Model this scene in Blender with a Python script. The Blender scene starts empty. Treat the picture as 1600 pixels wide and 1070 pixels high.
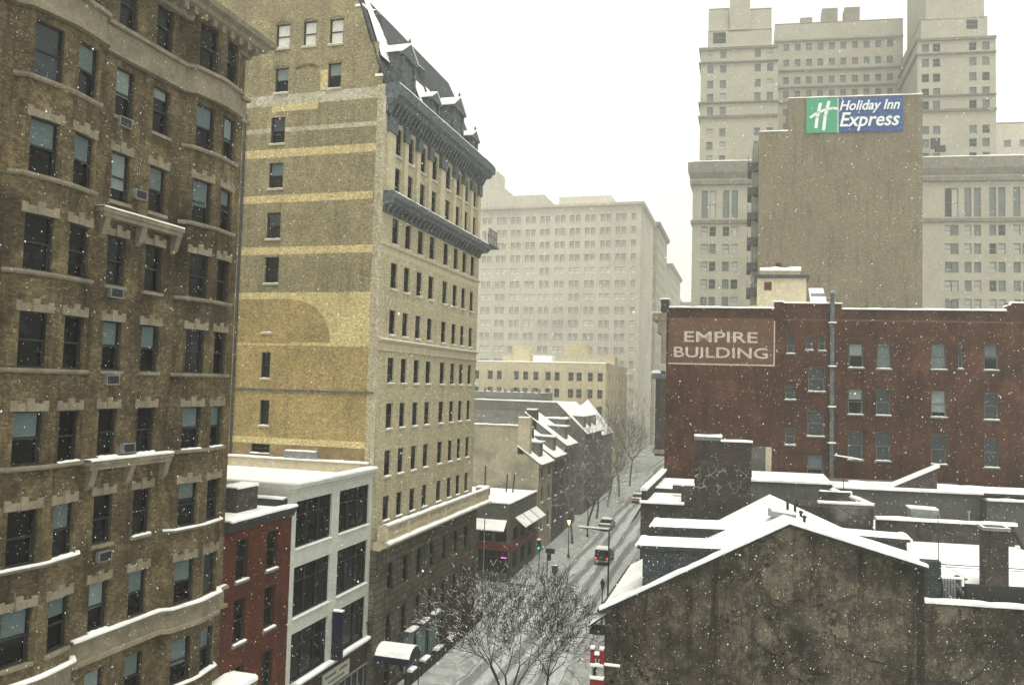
import bpy, math, random
from mathutils import Vector, Matrix
random.seed(7)
S=bpy.context.scene; COL=S.collection
# ------------------------------------------------------------------ camera
CAMH=22.0; FPX=1250.0
yaw=-math.atan(370/1250); pit=math.radians(3.0); rol=0.027
fw=Vector((math.sin(yaw)*math.cos(pit),math.cos(yaw)*math.cos(pit),math.sin(pit)))
r0=Vector((math.cos(yaw),-math.sin(yaw),0)); u0=r0.cross(fw)
rr=r0*math.cos(rol)+u0*math.sin(rol); uu=-r0*math.sin(rol)+u0*math.cos(rol)
cd=bpy.data.cameras.new('camera'); cam=bpy.data.objects.new('camera',cd); COL.objects.link(cam)
cam.matrix_world=Matrix(((rr.x,uu.x,-fw.x,0),(rr.y,uu.y,-fw.y,0),(rr.z,uu.z,-fw.z,CAMH),(0,0,0,1)))
cd.sensor_width=36; cd.lens=FPX/1600*36; cd.clip_start=.1; cd.clip_end=6000; S.camera=cam
# ------------------------------------------------------------------ light
W=bpy.data.worlds.new('World'); S.world=W; W.use_nodes=True; nt=W.node_tree; nt.nodes.clear()
out=nt.nodes.new('ShaderNodeOutputWorld'); bg=nt.nodes.new('ShaderNodeBackground')
sky=nt.nodes.new('ShaderNodeTexSky'); sky.sky_type='NISHITA'; sky.sun_disc=False
sky.sun_elevation=math.radians(65); sky.sun_rotation=math.radians(200); sky.dust_density=5; sky.air_density=1.5
mul=nt.nodes.new('ShaderNodeVectorMath'); mul.operation='SCALE'; mul.inputs['Scale'].default_value=0.09
mx=nt.nodes.new('ShaderNodeMix'); mx.data_type='RGBA'; mx.inputs[0].default_value=0.9
mx.inputs[7].default_value=(1.10,1.12,1.03,1)      # the even overcast cloud deck
nt.links.new(sky.outputs[0],mul.inputs[0]); nt.links.new(mul.outputs[0],mx.inputs[6])
nt.links.new(mx.outputs[2],bg.inputs[0]); bg.inputs[1].default_value=0.66; nt.links.new(bg.outputs[0],out.inputs[0])
sd=bpy.data.lights.new('sun','SUN'); sd.energy=1.5; sd.angle=math.radians(25); sd.color=(1,.96,.88)
sun=bpy.data.objects.new('sun',sd); COL.objects.link(sun)
sv=Vector((-.20,.34,-1.0)).normalized(); sun.rotation_euler=sv.to_track_quat('-Z','Y').to_euler()
S.view_settings.view_transform='Standard'; S.view_settings.look='None'; S.view_settings.exposure=0.80; S.view_settings.gamma=1
S.view_settings.use_curve_mapping=False
S.cycles.max_bounces=10; S.cycles.diffuse_bounces=3; S.cycles.glossy_bounces=2; S.cycles.volume_bounces=6
S.cycles.transparent_max_bounces=6; S.cycles.volume_max_steps=64
# ------------------------------------------------------------------ materials
MATS={}
def mat(name):
    m=bpy.data.materials.new(name); m.use_nodes=True; t=m.node_tree
    b=t.nodes['Principled BSDF']; MATS[name]=m; return m,t,b
def nd(t,k,**kw):
    n=t.nodes.new(k)
    for a,v in kw.items():
        if a in n.inputs: n.inputs[a].default_value=v
        else: setattr(n,a,v)
    return n
def mixc(t,fac,a,b,mode='MIX'):
    n=t.nodes.new('ShaderNodeMix'); n.data_type='RGBA'; n.blend_type=mode
    for i,v in ((0,fac),(6,a),(7,b)):
        if isinstance(v,bpy.types.NodeSocket): t.links.new(v,n.inputs[i])
        else: n.inputs[i].default_value=v if i==0 or len(v)==4 else (*v,1)
    return n.outputs[2]
def noise(t,vec,scale,detail=4,rough=.6,dist=0):
    n=nd(t,'ShaderNodeTexNoise',Scale=scale,Detail=detail,Roughness=rough,Distortion=dist); t.links.new(vec,n.inputs['Vector']); return n.outputs[0]
def ramp(t,fac,a,b):
    n=t.nodes.new('ShaderNodeMapRange'); n.inputs[1].default_value=a; n.inputs[2].default_value=b; t.links.new(fac,n.inputs[0]); return n.outputs[0]
def mapping(t,src,scale):
    n=t.nodes.new('ShaderNodeMapping'); n.inputs['Scale'].default_value=scale; t.links.new(src,n.inputs[0]); return n.outputs[0]
def mathn(t,op,a,b):
    n=t.nodes.new('ShaderNodeMath'); n.operation=op
    for i,v in enumerate((a,b)):
        if isinstance(v,bpy.types.NodeSocket): t.links.new(v,n.inputs[i])
        else: n.inputs[i].default_value=v
    return n.outputs[0]
def bumpn(t,b,h,st,dist=.03):
    n=nd(t,'ShaderNodeBump',Strength=st,Distance=dist); t.links.new(h,n.inputs['Height']); t.links.new(n.outputs[0],b.inputs['Normal'])
def masonry(name,c1,c2,mort,bw=.22,bh=.075,ms=.008,dark=(.03,.025,.02),stain=.5,light=None,lightamt=0,streak=.3,sc=.35,speck=.0):
    m,t,b=mat(name); g=t.nodes.new('ShaderNodeNewGeometry').outputs['Position']; uv=t.nodes.new('ShaderNodeUVMap').outputs[0]
    br=nd(t,'ShaderNodeTexBrick',Color1=(*c1,1),Color2=(*c2,1),Mortar=(*mort,1),Scale=1.0); br.inputs['Brick Width'].default_value=bw
    br.inputs['Row Height'].default_value=bh; br.inputs['Mortar Size'].default_value=ms; br.inputs['Bias'].default_value=-.1
    t.links.new(uv,br.inputs['Vector']); c=br.outputs[0]
    n1=noise(t,g,sc,6,.65,.6); n2=noise(t,mapping(t,uv,(1.6,.16,1)),1,5,.65); n3=noise(t,g,7,4,.75)
    if light: c=mixc(t,mathn(t,'MULTIPLY',ramp(t,noise(t,g,sc*1.7,5,.7,1),.5,.72),lightamt),c,light)
    f=mathn(t,'MULTIPLY',ramp(t,n1,.42,.75),stain); c=mixc(t,f,c,dark)
    f=mathn(t,'MULTIPLY',ramp(t,n2,.5,.7),streak); c=mixc(t,f,c,dark)
    wn=t.nodes.new('ShaderNodeTexWhiteNoise'); wn.noise_dimensions='2D'; sn_=t.nodes.new('ShaderNodeVectorMath'); sn_.operation='SNAP'; sn_.inputs[1].default_value=(bw*.55,bh,1); t.links.new(uv,sn_.inputs[0]); t.links.new(sn_.outputs[0],wn.inputs['Vector'])
    c=mixc(t,.42,c,mixc(t,wn.outputs[0],(.35,.35,.35),(1.6,1.6,1.6)),'MULTIPLY')
    c=mixc(t,.5,c,mixc(t,ramp(t,n3,.25,.75),(.3,.3,.3),(1.6,1.6,1.6)),'MULTIPLY')
    t.links.new(c,b.inputs['Base Color']); b.inputs['Roughness'].default_value=.93; b.inputs['Specular IOR Level'].default_value=.15
    bumpn(t,b,mathn(t,'ADD',br.outputs[1],n3),.25,.02); return m
def plain(name,c,rough=.8,metal=0,var=.35,sc=2.5,spec=.3,dark=None):
    m,t,b=mat(name); g=t.nodes.new('ShaderNodeNewGeometry').outputs['Position']
    n=noise(t,g,sc,6,.7,.3); cc=mixc(t,var,c,mixc(t,ramp(t,n,.25,.75),tuple(x*.25 for x in c) if dark is None else dark,tuple(min(1,x*1.6) for x in c)))
    if var>=.25: cc=mixc(t,.4,cc,mixc(t,ramp(t,noise(t,g,sc*5+3,4,.75),.3,.7),(.4,.4,.4),(1.5,1.5,1.5)),'MULTIPLY')
    t.links.new(cc,b.inputs['Base Color']); b.inputs['Roughness'].default_value=rough; b.inputs['Metallic'].default_value=metal
    b.inputs['Specular IOR Level'].default_value=spec; bumpn(t,b,n,.2,.02); return m
def emis(name,c,e):
    m,t,b=mat(name); b.inputs['Base Color'].default_value=(*c,1); b.inputs['Emission Color'].default_value=(*c,1); b.inputs['Emission Strength'].default_value=e
masonry('tan_brick',(.175,.138,.076),(.095,.074,.041),(.11,.085,.052),stain=.97,light=(.30,.225,.12),lightamt=.75,streak=.7,dark=(.014,.011,.008))
plain('weathered_stone',(.23,.20,.14),.9,var=.6,sc=1.3,dark=(.07,.06,.045))
masonry('yellow_brick',(.32,.275,.155),(.22,.185,.105),(.30,.26,.17),stain=.5,light=(.42,.35,.19),lightamt=.5,streak=.45,dark=(.1,.085,.06),sc=.22)
masonry('ochre_brick',(.44,.32,.12),(.30,.215,.085),(.38,.31,.17),stain=.6,light=(.52,.41,.2),lightamt=.5,streak=.3,dark=(.15,.12,.07),sc=.3)
plain('old_ochre',(.24,.18,.085),.9,var=.7,sc=.8); masonry('yellow_paint',(.62,.51,.25),(.54,.44,.21),(.58,.48,.26),stain=.45,streak=.3,light=(.68,.58,.33),lightamt=.5,dark=(.27,.225,.13),sc=.6)
masonry('pale_band',(.52,.48,.37),(.46,.42,.32),(.5,.46,.36),stain=.45,streak=.4,dark=(.2,.17,.11),sc=.6)
masonry('front_brick',(.50,.445,.285),(.40,.35,.22),(.4,.36,.26),stain=.3,light=(.5,.45,.32),lightamt=.5,streak=.3,dark=(.14,.12,.09),sc=.3)
masonry('base_stone',(.13,.118,.085),(.095,.088,.065),(.035,.033,.03),bw=1.3,bh=.46,ms=.035,stain=.6,streak=.6,dark=(.03,.03,.03),sc=.5)
plain('cream_stone',(.50,.44,.31),.85,var=.45,sc=1.5,dark=(.2,.17,.11))
plain('blue_copper',(.12,.137,.147),.8,var=.95,sc=3.2,dark=(.006,.007,.009))
plain('slate',(.05,.056,.06),.75,var=.7,sc=2.2,dark=(.012,.014,.018))
masonry('red_brick',(.115,.034,.017),(.07,.02,.011),(.09,.04,.03),stain=.55,streak=.4,light=(.17,.055,.03),lightamt=.4,dark=(.02,.008,.006))
masonry('empire_brick',(.095,.036,.020),(.055,.022,.013),(.08,.04,.03),stain=.85,streak=.7,light=(.19,.085,.05),lightamt=.6,dark=(.014,.008,.006),sc=.25)
plain('sign_field',(.115,.062,.04),.92,var=.55,sc=1.8,dark=(.07,.03,.02))
plain('faded_paint',(.50,.47,.40),.9,var=.5,sc=2.5,dark=(.22,.13,.1))
masonry('dark_brick',(.062,.038,.028),(.03,.022,.019),(.10,.10,.10),ms=.012,stain=.6,streak=.5,dark=(.008,.008,.008),sc=.8)
plain('white_trim',(.50,.50,.45),.7,var=.25,sc=1.6,dark=(.22,.22,.19))
plain('maroon_panel',(.045,.022,.018),.6,var=.5)
plain('tar_grey',(.045,.045,.045),.9,var=.6)
plain('grey_stucco',(.10,.10,.09),.9,var=.6,sc=.7,dark=(.04,.04,.04))
masonry('shingle',(.075,.09,.10),(.045,.055,.06),(.015,.02,.02),bw=.35,bh=.14,ms=.012,stain=.4,streak=.3)
plain('sooty_metal',(.02,.02,.02),.55,var=.4,spec=.3)
plain('galvanised',(.25,.27,.27),.5,metal=.4,var=.4)
masonry('inn_brick',(.225,.195,.125),(.185,.16,.105),(.2,.165,.12),stain=.55,streak=.75,dark=(.11,.09,.065),sc=.15)
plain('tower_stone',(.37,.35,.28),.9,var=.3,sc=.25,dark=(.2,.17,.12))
plain('tower_trim',(.23,.21,.17),.9,var=.5,sc=.8)
masonry('haze_paled_brick',(.60,.56,.46),(.55,.51,.42),(.58,.54,.44),stain=.25,streak=.2,sc=.08)  # far wall colour painted paler, adding to the fade of the haze volume
masonry('haze_paled_cream',(.62,.55,.36),(.55,.48,.31),(.58,.52,.36),stain=.3,streak=.25,dark=(.2,.16,.1),sc=.2)  # cream tone lightened so the distant block looks faded by haze
plain('row_stucco',(.34,.31,.22),.9,var=.75,sc=.35,dark=(.10,.095,.075))
plain('row_dark',(.085,.085,.08),.9,var=.6,sc=.8)
plain('grey_brick',(.16,.155,.14),.9,var=.5,sc=.9)
plain('shop_wall',(.10,.10,.085),.85,var=.5)
plain('shop_red',(.15,.016,.013),.6,var=.4)
plain('sign_red',(.24,.018,.015),.5,var=.4,sc=6)
plain('old_bark',(.10,.10,.095),.95,var=.5,sc=6); plain('bark',(.035,.03,.027),.95,var=.6,sc=9)
plain('road_sign_white',(.55,.55,.52),.6,var=.2)
plain('navy',(.006,.007,.028),.5,var=.4)
plain('teal_paint',(.16,.24,.24),.6,var=.4)
plain('inn_green',(.05,.30,.16),.5,var=.15); plain('inn_blue',(.025,.07,.22),.5,var=.15); plain('sign_white',(.75,.77,.76),.6,var=.08)
plain('board_grey',(.42,.42,.36),.85,var=.3)
plain('concrete',(.22,.22,.21),.9,var=.4)
plain('yellow_tarp',(.55,.42,.05),.7,var=.2)
plain('frame_dark',(.022,.022,.023),.6,var=.3); plain('frame_light',(.13,.14,.13),.7,var=.3)
plain('blind',(.095,.13,.13),.6,var=.35,sc=1.5,dark=(.08,.11,.12)); plain('blind_pale',(.19,.235,.22),.7,var=.25)
plain('dim_glass',(.03,.042,.047),.35,var=.5,sc=1.1); plain('haze_paled_glass',(.15,.175,.17),.35,var=.4,sc=.4)  # far panes coloured lighter, softening their contrast as haze would
plain('haze_paled_pane',(.40,.40,.36),.6,var=.2); plain('lit_shade',(.62,.62,.55),.8,var=.2)  # distant pane colour kept near the pale walls to imitate haze
plain('car_grey',(.10,.11,.12),.3,var=.15,spec=.5); plain('car_dark',(.02,.022,.025),.3,var=.2,spec=.5)
plain('rubber',(.015,.015,.015),.9)
emis('sign_pink',(.75,.12,.45),.9); emis('tail_light',(.9,.10,.03),1.0); emis('amber_lamp',(1,.72,.2),3.0); emis('green_signal',(.05,.8,.5),.8)
plain('lens_dark',(.08,.03,.02),.4)
m,t,b=mat('glass'); b.inputs['Base Color'].default_value=(.008,.009,.012,1); b.inputs['Roughness'].default_value=.16; b.inputs['Specular IOR Level'].default_value=.12
g=t.nodes.new('ShaderNodeNewGeometry').outputs['Position']; n=noise(t,g,.6,4,.7,.6)
t.links.new(mixc(t,ramp(t,n,.48,.72),(.003,.003,.004),(.025,.029,.034)),b.inputs['Base Color']); bumpn(t,b,n,.05,.02)
m=masonry('cracked_brick',(.055,.032,.022),(.022,.016,.013),(.07,.07,.07),ms=.012,stain=.6,streak=.4,dark=(.006,.006,.006),sc=.8); t=m.node_tree; b=t.nodes['Principled BSDF']; g=t.nodes.new('ShaderNodeNewGeometry').outputs['Position']
old=b.inputs['Base Color'].links[0].from_socket; vo=nd(t,'ShaderNodeTexVoronoi',Scale=1.5,feature='DISTANCE_TO_EDGE'); t.links.new(g,vo.inputs['Vector'])
sz=t.nodes.new('ShaderNodeSeparateXYZ'); t.links.new(g,sz.inputs[0]); f=mathn(t,'MULTIPLY',mathn(t,'SUBTRACT',1,ramp(t,vo.outputs[0],.01,.04)),mathn(t,'MULTIPLY',ramp(t,noise(t,g,1.2,3,.6),.45,.6),ramp(t,sz.outputs[2],16.9,15.9)))
t.links.new(mixc(t,f,old,(.32,.32,.3)),b.inputs['Base Color'])
# snow
m,t,b=mat('snow'); g=t.nodes.new('ShaderNodeNewGeometry').outputs['Position']; n=noise(t,g,1.0,6,.62,.4)
t.links.new(mixc(t,ramp(t,n,.3,.6),(.74,.76,.74),(.94,.94,.91)),b.inputs['Base Color']); b.inputs['Roughness'].default_value=.85; b.inputs['Specular IOR Level'].default_value=.15; bumpn(t,b,n,.7,.22)
m,t,b=mat('flake'); b.inputs['Base Color'].default_value=(.9,.9,.88,1); b.inputs['Roughness'].default_value=.9
# gable render: patched, stained and cracked
m=masonry('stained_render',(.085,.055,.035),(.035,.024,.018),(.13,.12,.10),ms=.014,bw=.24,bh=.08,stain=.7,streak=.5,dark=(.006,.006,.005),sc=.5); t=m.node_tree; b=t.nodes['Principled BSDF']; g=t.nodes.new('ShaderNodeNewGeometry').outputs['Position']
brick=b.inputs['Base Color'].links[0].from_socket
rn=mixc(t,ramp(t,noise(t,g,.75,7,.75,.6),.38,.62),(.030,.025,.019),(.16,.137,.10))
rn=mixc(t,ramp(t,noise(t,g,4.5,6,.8,.4),.52,.66),rn,(.20,.18,.125)); rn=mixc(t,ramp(t,noise(t,g,3.1,6,.8,.8),.56,.66),rn,(.016,.015,.013))
rn=mixc(t,.75,rn,mixc(t,ramp(t,noise(t,g,11,4,.85),.3,.7),(.25,.25,.25),(1.75,1.75,1.75)),'MULTIPLY')
c=mixc(t,ramp(t,noise(t,g,.42,8,.72,.6),.475,.515),brick,rn)
c=mixc(t,mathn(t,'MULTIPLY',ramp(t,noise(t,g,.22,6,.65,.4),.50,.64),.75),c,(.014,.012,.010))
c=mixc(t,mathn(t,'MULTIPLY',ramp(t,noise(t,mapping(t,g,(1.5,1.5,.12)),1.0,7,.75,.2),.51,.68),.8),c,(.006,.006,.006))
vo=nd(t,'ShaderNodeTexVoronoi',Scale=.30,feature='DISTANCE_TO_EDGE'); ad=t.nodes.new('ShaderNodeVectorMath'); ad.operation='MULTIPLY_ADD'
ns=nd(t,'ShaderNodeTexNoise',Scale=1.0,Detail=6); t.links.new(g,ns.inputs['Vector']); t.links.new(ns.outputs[1],ad.inputs[0]); ad.inputs[1].default_value=(2.6,2.6,2.6); t.links.new(g,ad.inputs[2]); t.links.new(ad.outputs[0],vo.inputs['Vector'])
ck=mathn(t,'MULTIPLY',mathn(t,'SUBTRACT',1,ramp(t,vo.outputs[0],.004,.016)),ramp(t,noise(t,g,.2,2,.5),.48,.54))
t.links.new(mixc(t,ck,c,(.005,.005,.005)),b.inputs['Base Color']); bumpn(t,b,noise(t,g,6,6,.8),.6,.06)
# slushy road with wheel ruts running along the street
m,t,b=mat('slush_road'); g=t.nodes.new('ShaderNodeNewGeometry').outputs['Position']
sx=t.nodes.new('ShaderNodeSeparateXYZ'); t.links.new(g,sx.inputs[0])
wob=mathn(t,'MULTIPLY',noise(t,mapping(t,g,(.3,.05,0)),1,3,.6),2.6)
xx=mathn(t,'ADD',sx.outputs[0],wob); wv=mathn(t,'SINE',mathn(t,'MULTIPLY',xx,3.7),0)
rut=ramp(t,mathn(t,'ADD',mathn(t,'MULTIPLY',wv,.7),mathn(t,'MULTIPLY',noise(t,mapping(t,g,(2.2,.12,0)),1,6,.7),1.4)),.35,1.05)
c=mixc(t,rut,(.60,.62,.61),(.16,.17,.17)); c=mixc(t,ramp(t,noise(t,mapping(t,g,(1,.5,1)),2.5,6,.75),.35,.75),c,(.25,.26,.25))
t.links.new(c,b.inputs['Base Color']); b.inputs['Roughness'].default_value=.7; bumpn(t,b,rut,.3,.05)
m,t,b=mat('trodden_snow'); g=t.nodes.new('ShaderNodeNewGeometry').outputs['Position']
c=mixc(t,ramp(t,noise(t,g,.8,7,.75,.4),.35,.68),(.50,.52,.50),(.20,.21,.21)); fn=noise(t,g,5,5,.7)
c=mixc(t,.5,c,mixc(t,ramp(t,fn,.3,.7),(.5,.5,.5),(1.3,1.3,1.3)),'MULTIPLY')
t.links.new(c,b.inputs['Base Color']); b.inputs['Roughness'].default_value=.9; bumpn(t,b,fn,.4,.05)
def M(n): return MATS[n]
# ------------------------------------------------------------------ mesh helpers
class MB:
    def __init__(s): s.v=[];s.f=[];s.m=[];s.mats=[]
    def mi(s,n):
        if n not in s.mats: s.mats.append(n)
        return s.mats.index(n)
    def face(s,pts,m):
        i=len(s.v); s.v+= [tuple(p) for p in pts]; s.f.append(tuple(range(i,i+len(pts)))); s.m.append(s.mi(m)); return s
    def poly(s,pts,z0,z1,m,mt=None):       # vertical prism from a plan polygon (ccw)
        n=len(pts); zf=(lambda i:z1) if not callable(z1) else (lambda i:z1(pts[i]))
        s.face([(p[0],p[1],zf(i)) for i,p in enumerate(pts)],mt or m); s.face([(p[0],p[1],z0) for p in reversed(pts)],m)
        for i in range(n):
            j=(i+1)%n; s.face([(pts[i][0],pts[i][1],z0),(pts[j][0],pts[j][1],z0),(pts[j][0],pts[j][1],zf(j)),(pts[i][0],pts[i][1],zf(i))],m)
        return s
    def box(s,x0,x1,y0,y1,z0,z1,m,mt=None): return s.poly([(x0,y0),(x1,y0),(x1,y1),(x0,y1)],z0,z1,m,mt)
    def skbox(s,x0,x1,y0,y1,z0,z1,m,mt=None,k=.12,xo=-7.5):
        q=lambda x,y:(x,y+k*(x-xo)); return s.poly([q(x0,y0),q(x1,y0),q(x1,y1),q(x0,y1)],z0,z1,m,mt)
    def slab(s,pts,th,m,mt=None):          # sloped polygon sheet (ccw seen from above) with thickness
        lo=[(p[0],p[1],p[2]-th) for p in pts]; n=len(pts); s.face(pts,mt or m); s.face(lo[::-1],m)
        for i in range(n): j=(i+1)%n; s.face([lo[i],lo[j],pts[j],pts[i]],m)
        return s
    def extr(s,prof,d,m):                  # planar polygon profile (3D) extruded by vector d
        q=[tuple(Vector(p)+Vector(d)) for p in prof]; n=len(prof); s.face(prof,m); s.face(q[::-1],m)
        for i in range(n): j=(i+1)%n; s.face([prof[i],q[i],q[j],prof[j]],m)
        return s
    def tube(s,a,b,ra,rb,m,n=6,cap=True):
        a=Vector(a);b=Vector(b);d=(b-a)
        if d.length<1e-6: return s
        d.normalize(); x=d.orthogonal().normalized(); y=d.cross(x); A=[];B=[]
        for i in range(n):
            w=2*math.pi*i/n; o=x*math.cos(w)+y*math.sin(w); A.append(a+o*ra);B.append(b+o*rb)
        for i in range(n): j=(i+1)%n; s.face([A[i],A[j],B[j],B[i]],m)
        if cap: s.face(A[::-1],m); s.face(B,m)
        return s
    def lathe(s,c,prof,m,n=10):
        for (r1,z1),(r2,z2) in zip(prof,prof[1:]): s.tube((c[0],c[1],c[2]+z1),(c[0],c[1],c[2]+z2),max(r1,.001),max(r2,.001),m,n)
        return s
    def sweep(s,path,sec,m,closed=False,caps=True,ms=None):   # path [(x,y)], outward = right of travel; sec [(out,z)] ccw
        n=len(path); rings=[]
        for i in range(n):
            p=Vector(path[i]); d1=(Vector(path[i])-Vector(path[i-1])) if (i>0 or closed) else None; d2=(Vector(path[(i+1)%n])-Vector(path[i])) if (i<n-1 or closed) else None
            if d1 is None: d1=d2
            if d2 is None: d2=d1
            d1.normalize(); d2.normalize(); n1=Vector((d1.y,-d1.x)); n2=Vector((d2.y,-d2.x)); h=(n1+n2)
            h=h/max(h.dot(n1),.35)
            rings.append([(p.x+h.x*o,p.y+h.y*o,z) for o,z in sec])
        k=len(sec)
        for i in range(n if closed else n-1):
            a=rings[i];b=rings[(i+1)%n]
            for j in range(k): l=(j+1)%k; s.face([a[j],b[j],b[l],a[l]],(ms[j] if ms else m))
        if caps and not closed: s.face(rings[0][::-1],m); s.face(rings[-1],m)
        return s
    def mesh(s,name,org=(0,0,0)):
        me=bpy.data.meshes.new(name); o=Vector(org)
        me.from_pydata([tuple(Vector(v)-o) for v in s.v],[],s.f)
        for n in s.mats: me.materials.append(M(n))
        me.polygons.foreach_set('material_index',s.m)
        uvl=me.uv_layers.new(name='UVMap'); uvs=[]
        me.update()
        for p in me.polygons:
            n=p.normal
            if abs(n.z)>.75:
                for vi in p.vertices: c=me.vertices[vi].co+o; uvs+=[c.x,c.y]
            else:
                l=math.hypot(n.x,n.y) or 1; tx,ty=-n.y/l,n.x/l
                for vi in p.vertices: c=me.vertices[vi].co+o; uvs+=[c.x*tx+c.y*ty,c.z]
        uvl.data.foreach_set('uv',uvs); return me
    def build(s,name,root=None,par=None):
        # root: the thing (gives origin); par: parent object if different
        org=ORG.get(root.name,(0,0,0)) if root else (sum(v[0] for v in s.v)/len(s.v),sum(v[1] for v in s.v)/len(s.v),min(v[2] for v in s.v))
        o=bpy.data.objects.new(name,s.mesh(name,org)); COL.objects.link(o)
        if root: o.parent=par or root
        else: o.location=org; ORG[o.name]=org
        return o
ORG={}
def thing(name,label,cat,loc,group=None):
    o=bpy.data.objects.new(name,None); COL.objects.link(o); o.location=loc; o.empty_display_size=.5
    o['label']=label; o['category']=cat
    if group: o['group']=group
    ORG[o.name]=tuple(loc); return o
def tag(o,label,cat,group=None):
    o['label']=label; o['category']=cat
    if group: o['group']=group
    return o
def struct(o,k='structure'): o['kind']=k; return o
def g_z(y): return 0 if y<60 else (y-60)*.03 if y<180 else 3.6
SK=.12
def sk(x,y,xo=-7.5): return (x,y+SK*(x-xo))
def prof_len(pts):
    c=[0]
    for a,b in zip(pts,pts[1:]): c.append(c[-1]+math.hypot(b[0]-a[0],b[1]-a[1]))
    return c
# wall along plan path (outside = right of travel), openings (u0,u1,z0,z1)
def wall(mb,pts,z0,z1,ops,m,rev=.22,regions=(),rm=None):
    cum=prof_len(pts); L=cum[-1]
    us=set(cum); zs={z0,z1}
    for o in list(ops)+[r[:4] for r in regions]:
        us|={min(max(o[0],0),L),min(max(o[1],0),L)}; zs|={min(max(o[2],z0),z1),min(max(o[3],z0),z1)}
    us=sorted(us); zs=sorted(zs)
    us=[u for i,u in enumerate(us) if i==0 or u-us[i-1]>1e-5]; zs=[z for i,z in enumerate(zs) if i==0 or z-zs[i-1]>1e-5]
    def P(u,z,seg,d=0):
        a=pts[seg];b=pts[seg+1];l=cum[seg+1]-cum[seg];t=(u-cum[seg])/l; tx,ty=(b[0]-a[0])/l,(b[1]-a[1])/l
        return (a[0]+tx*(u-cum[seg])-ty*d,a[1]+ty*(u-cum[seg])+tx*d,z)
    def seg(u):
        for i in range(len(cum)-1):
            if u<cum[i+1]: return i
        return len(cum)-2
    for i in range(len(us)-1):
        uc=(us[i]+us[i+1])/2; sg=seg(uc)
        for j in range(len(zs)-1):
            zc=(zs[j]+zs[j+1])/2
            if any(o[0]<uc<o[1] and o[2]<zc<o[3] for o in ops): continue
            mm=m
            for r in regions:
                if r[0]<uc<r[1] and r[2]<zc<r[3]: mm=r[4]
            mb.face([P(us[i],zs[j],sg),P(us[i+1],zs[j],sg),P(us[i+1],zs[j+1],sg),P(us[i],zs[j+1],sg)],mm)
    for o in ops:
        sg=seg((o[0]+o[1])/2); a0,a1,b0,b1=o[:4]; q=lambda u,z,d:P(u,z,sg,d); k=rm or m
        mb.face([q(a0,b0,0),q(a0,b1,0),q(a0,b1,rev),q(a0,b0,rev)],k); mb.face([q(a1,b0,0),q(a1,b0,rev),q(a1,b1,rev),q(a1,b1,0)],k)
        mb.face([q(a0,b0,0),q(a0,b0,rev),q(a1,b0,rev),q(a1,b0,0)],k); mb.face([q(a0,b1,0),q(a1,b1,0),q(a1,b1,rev),q(a0,b1,rev)],k)
    return P,seg
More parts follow.
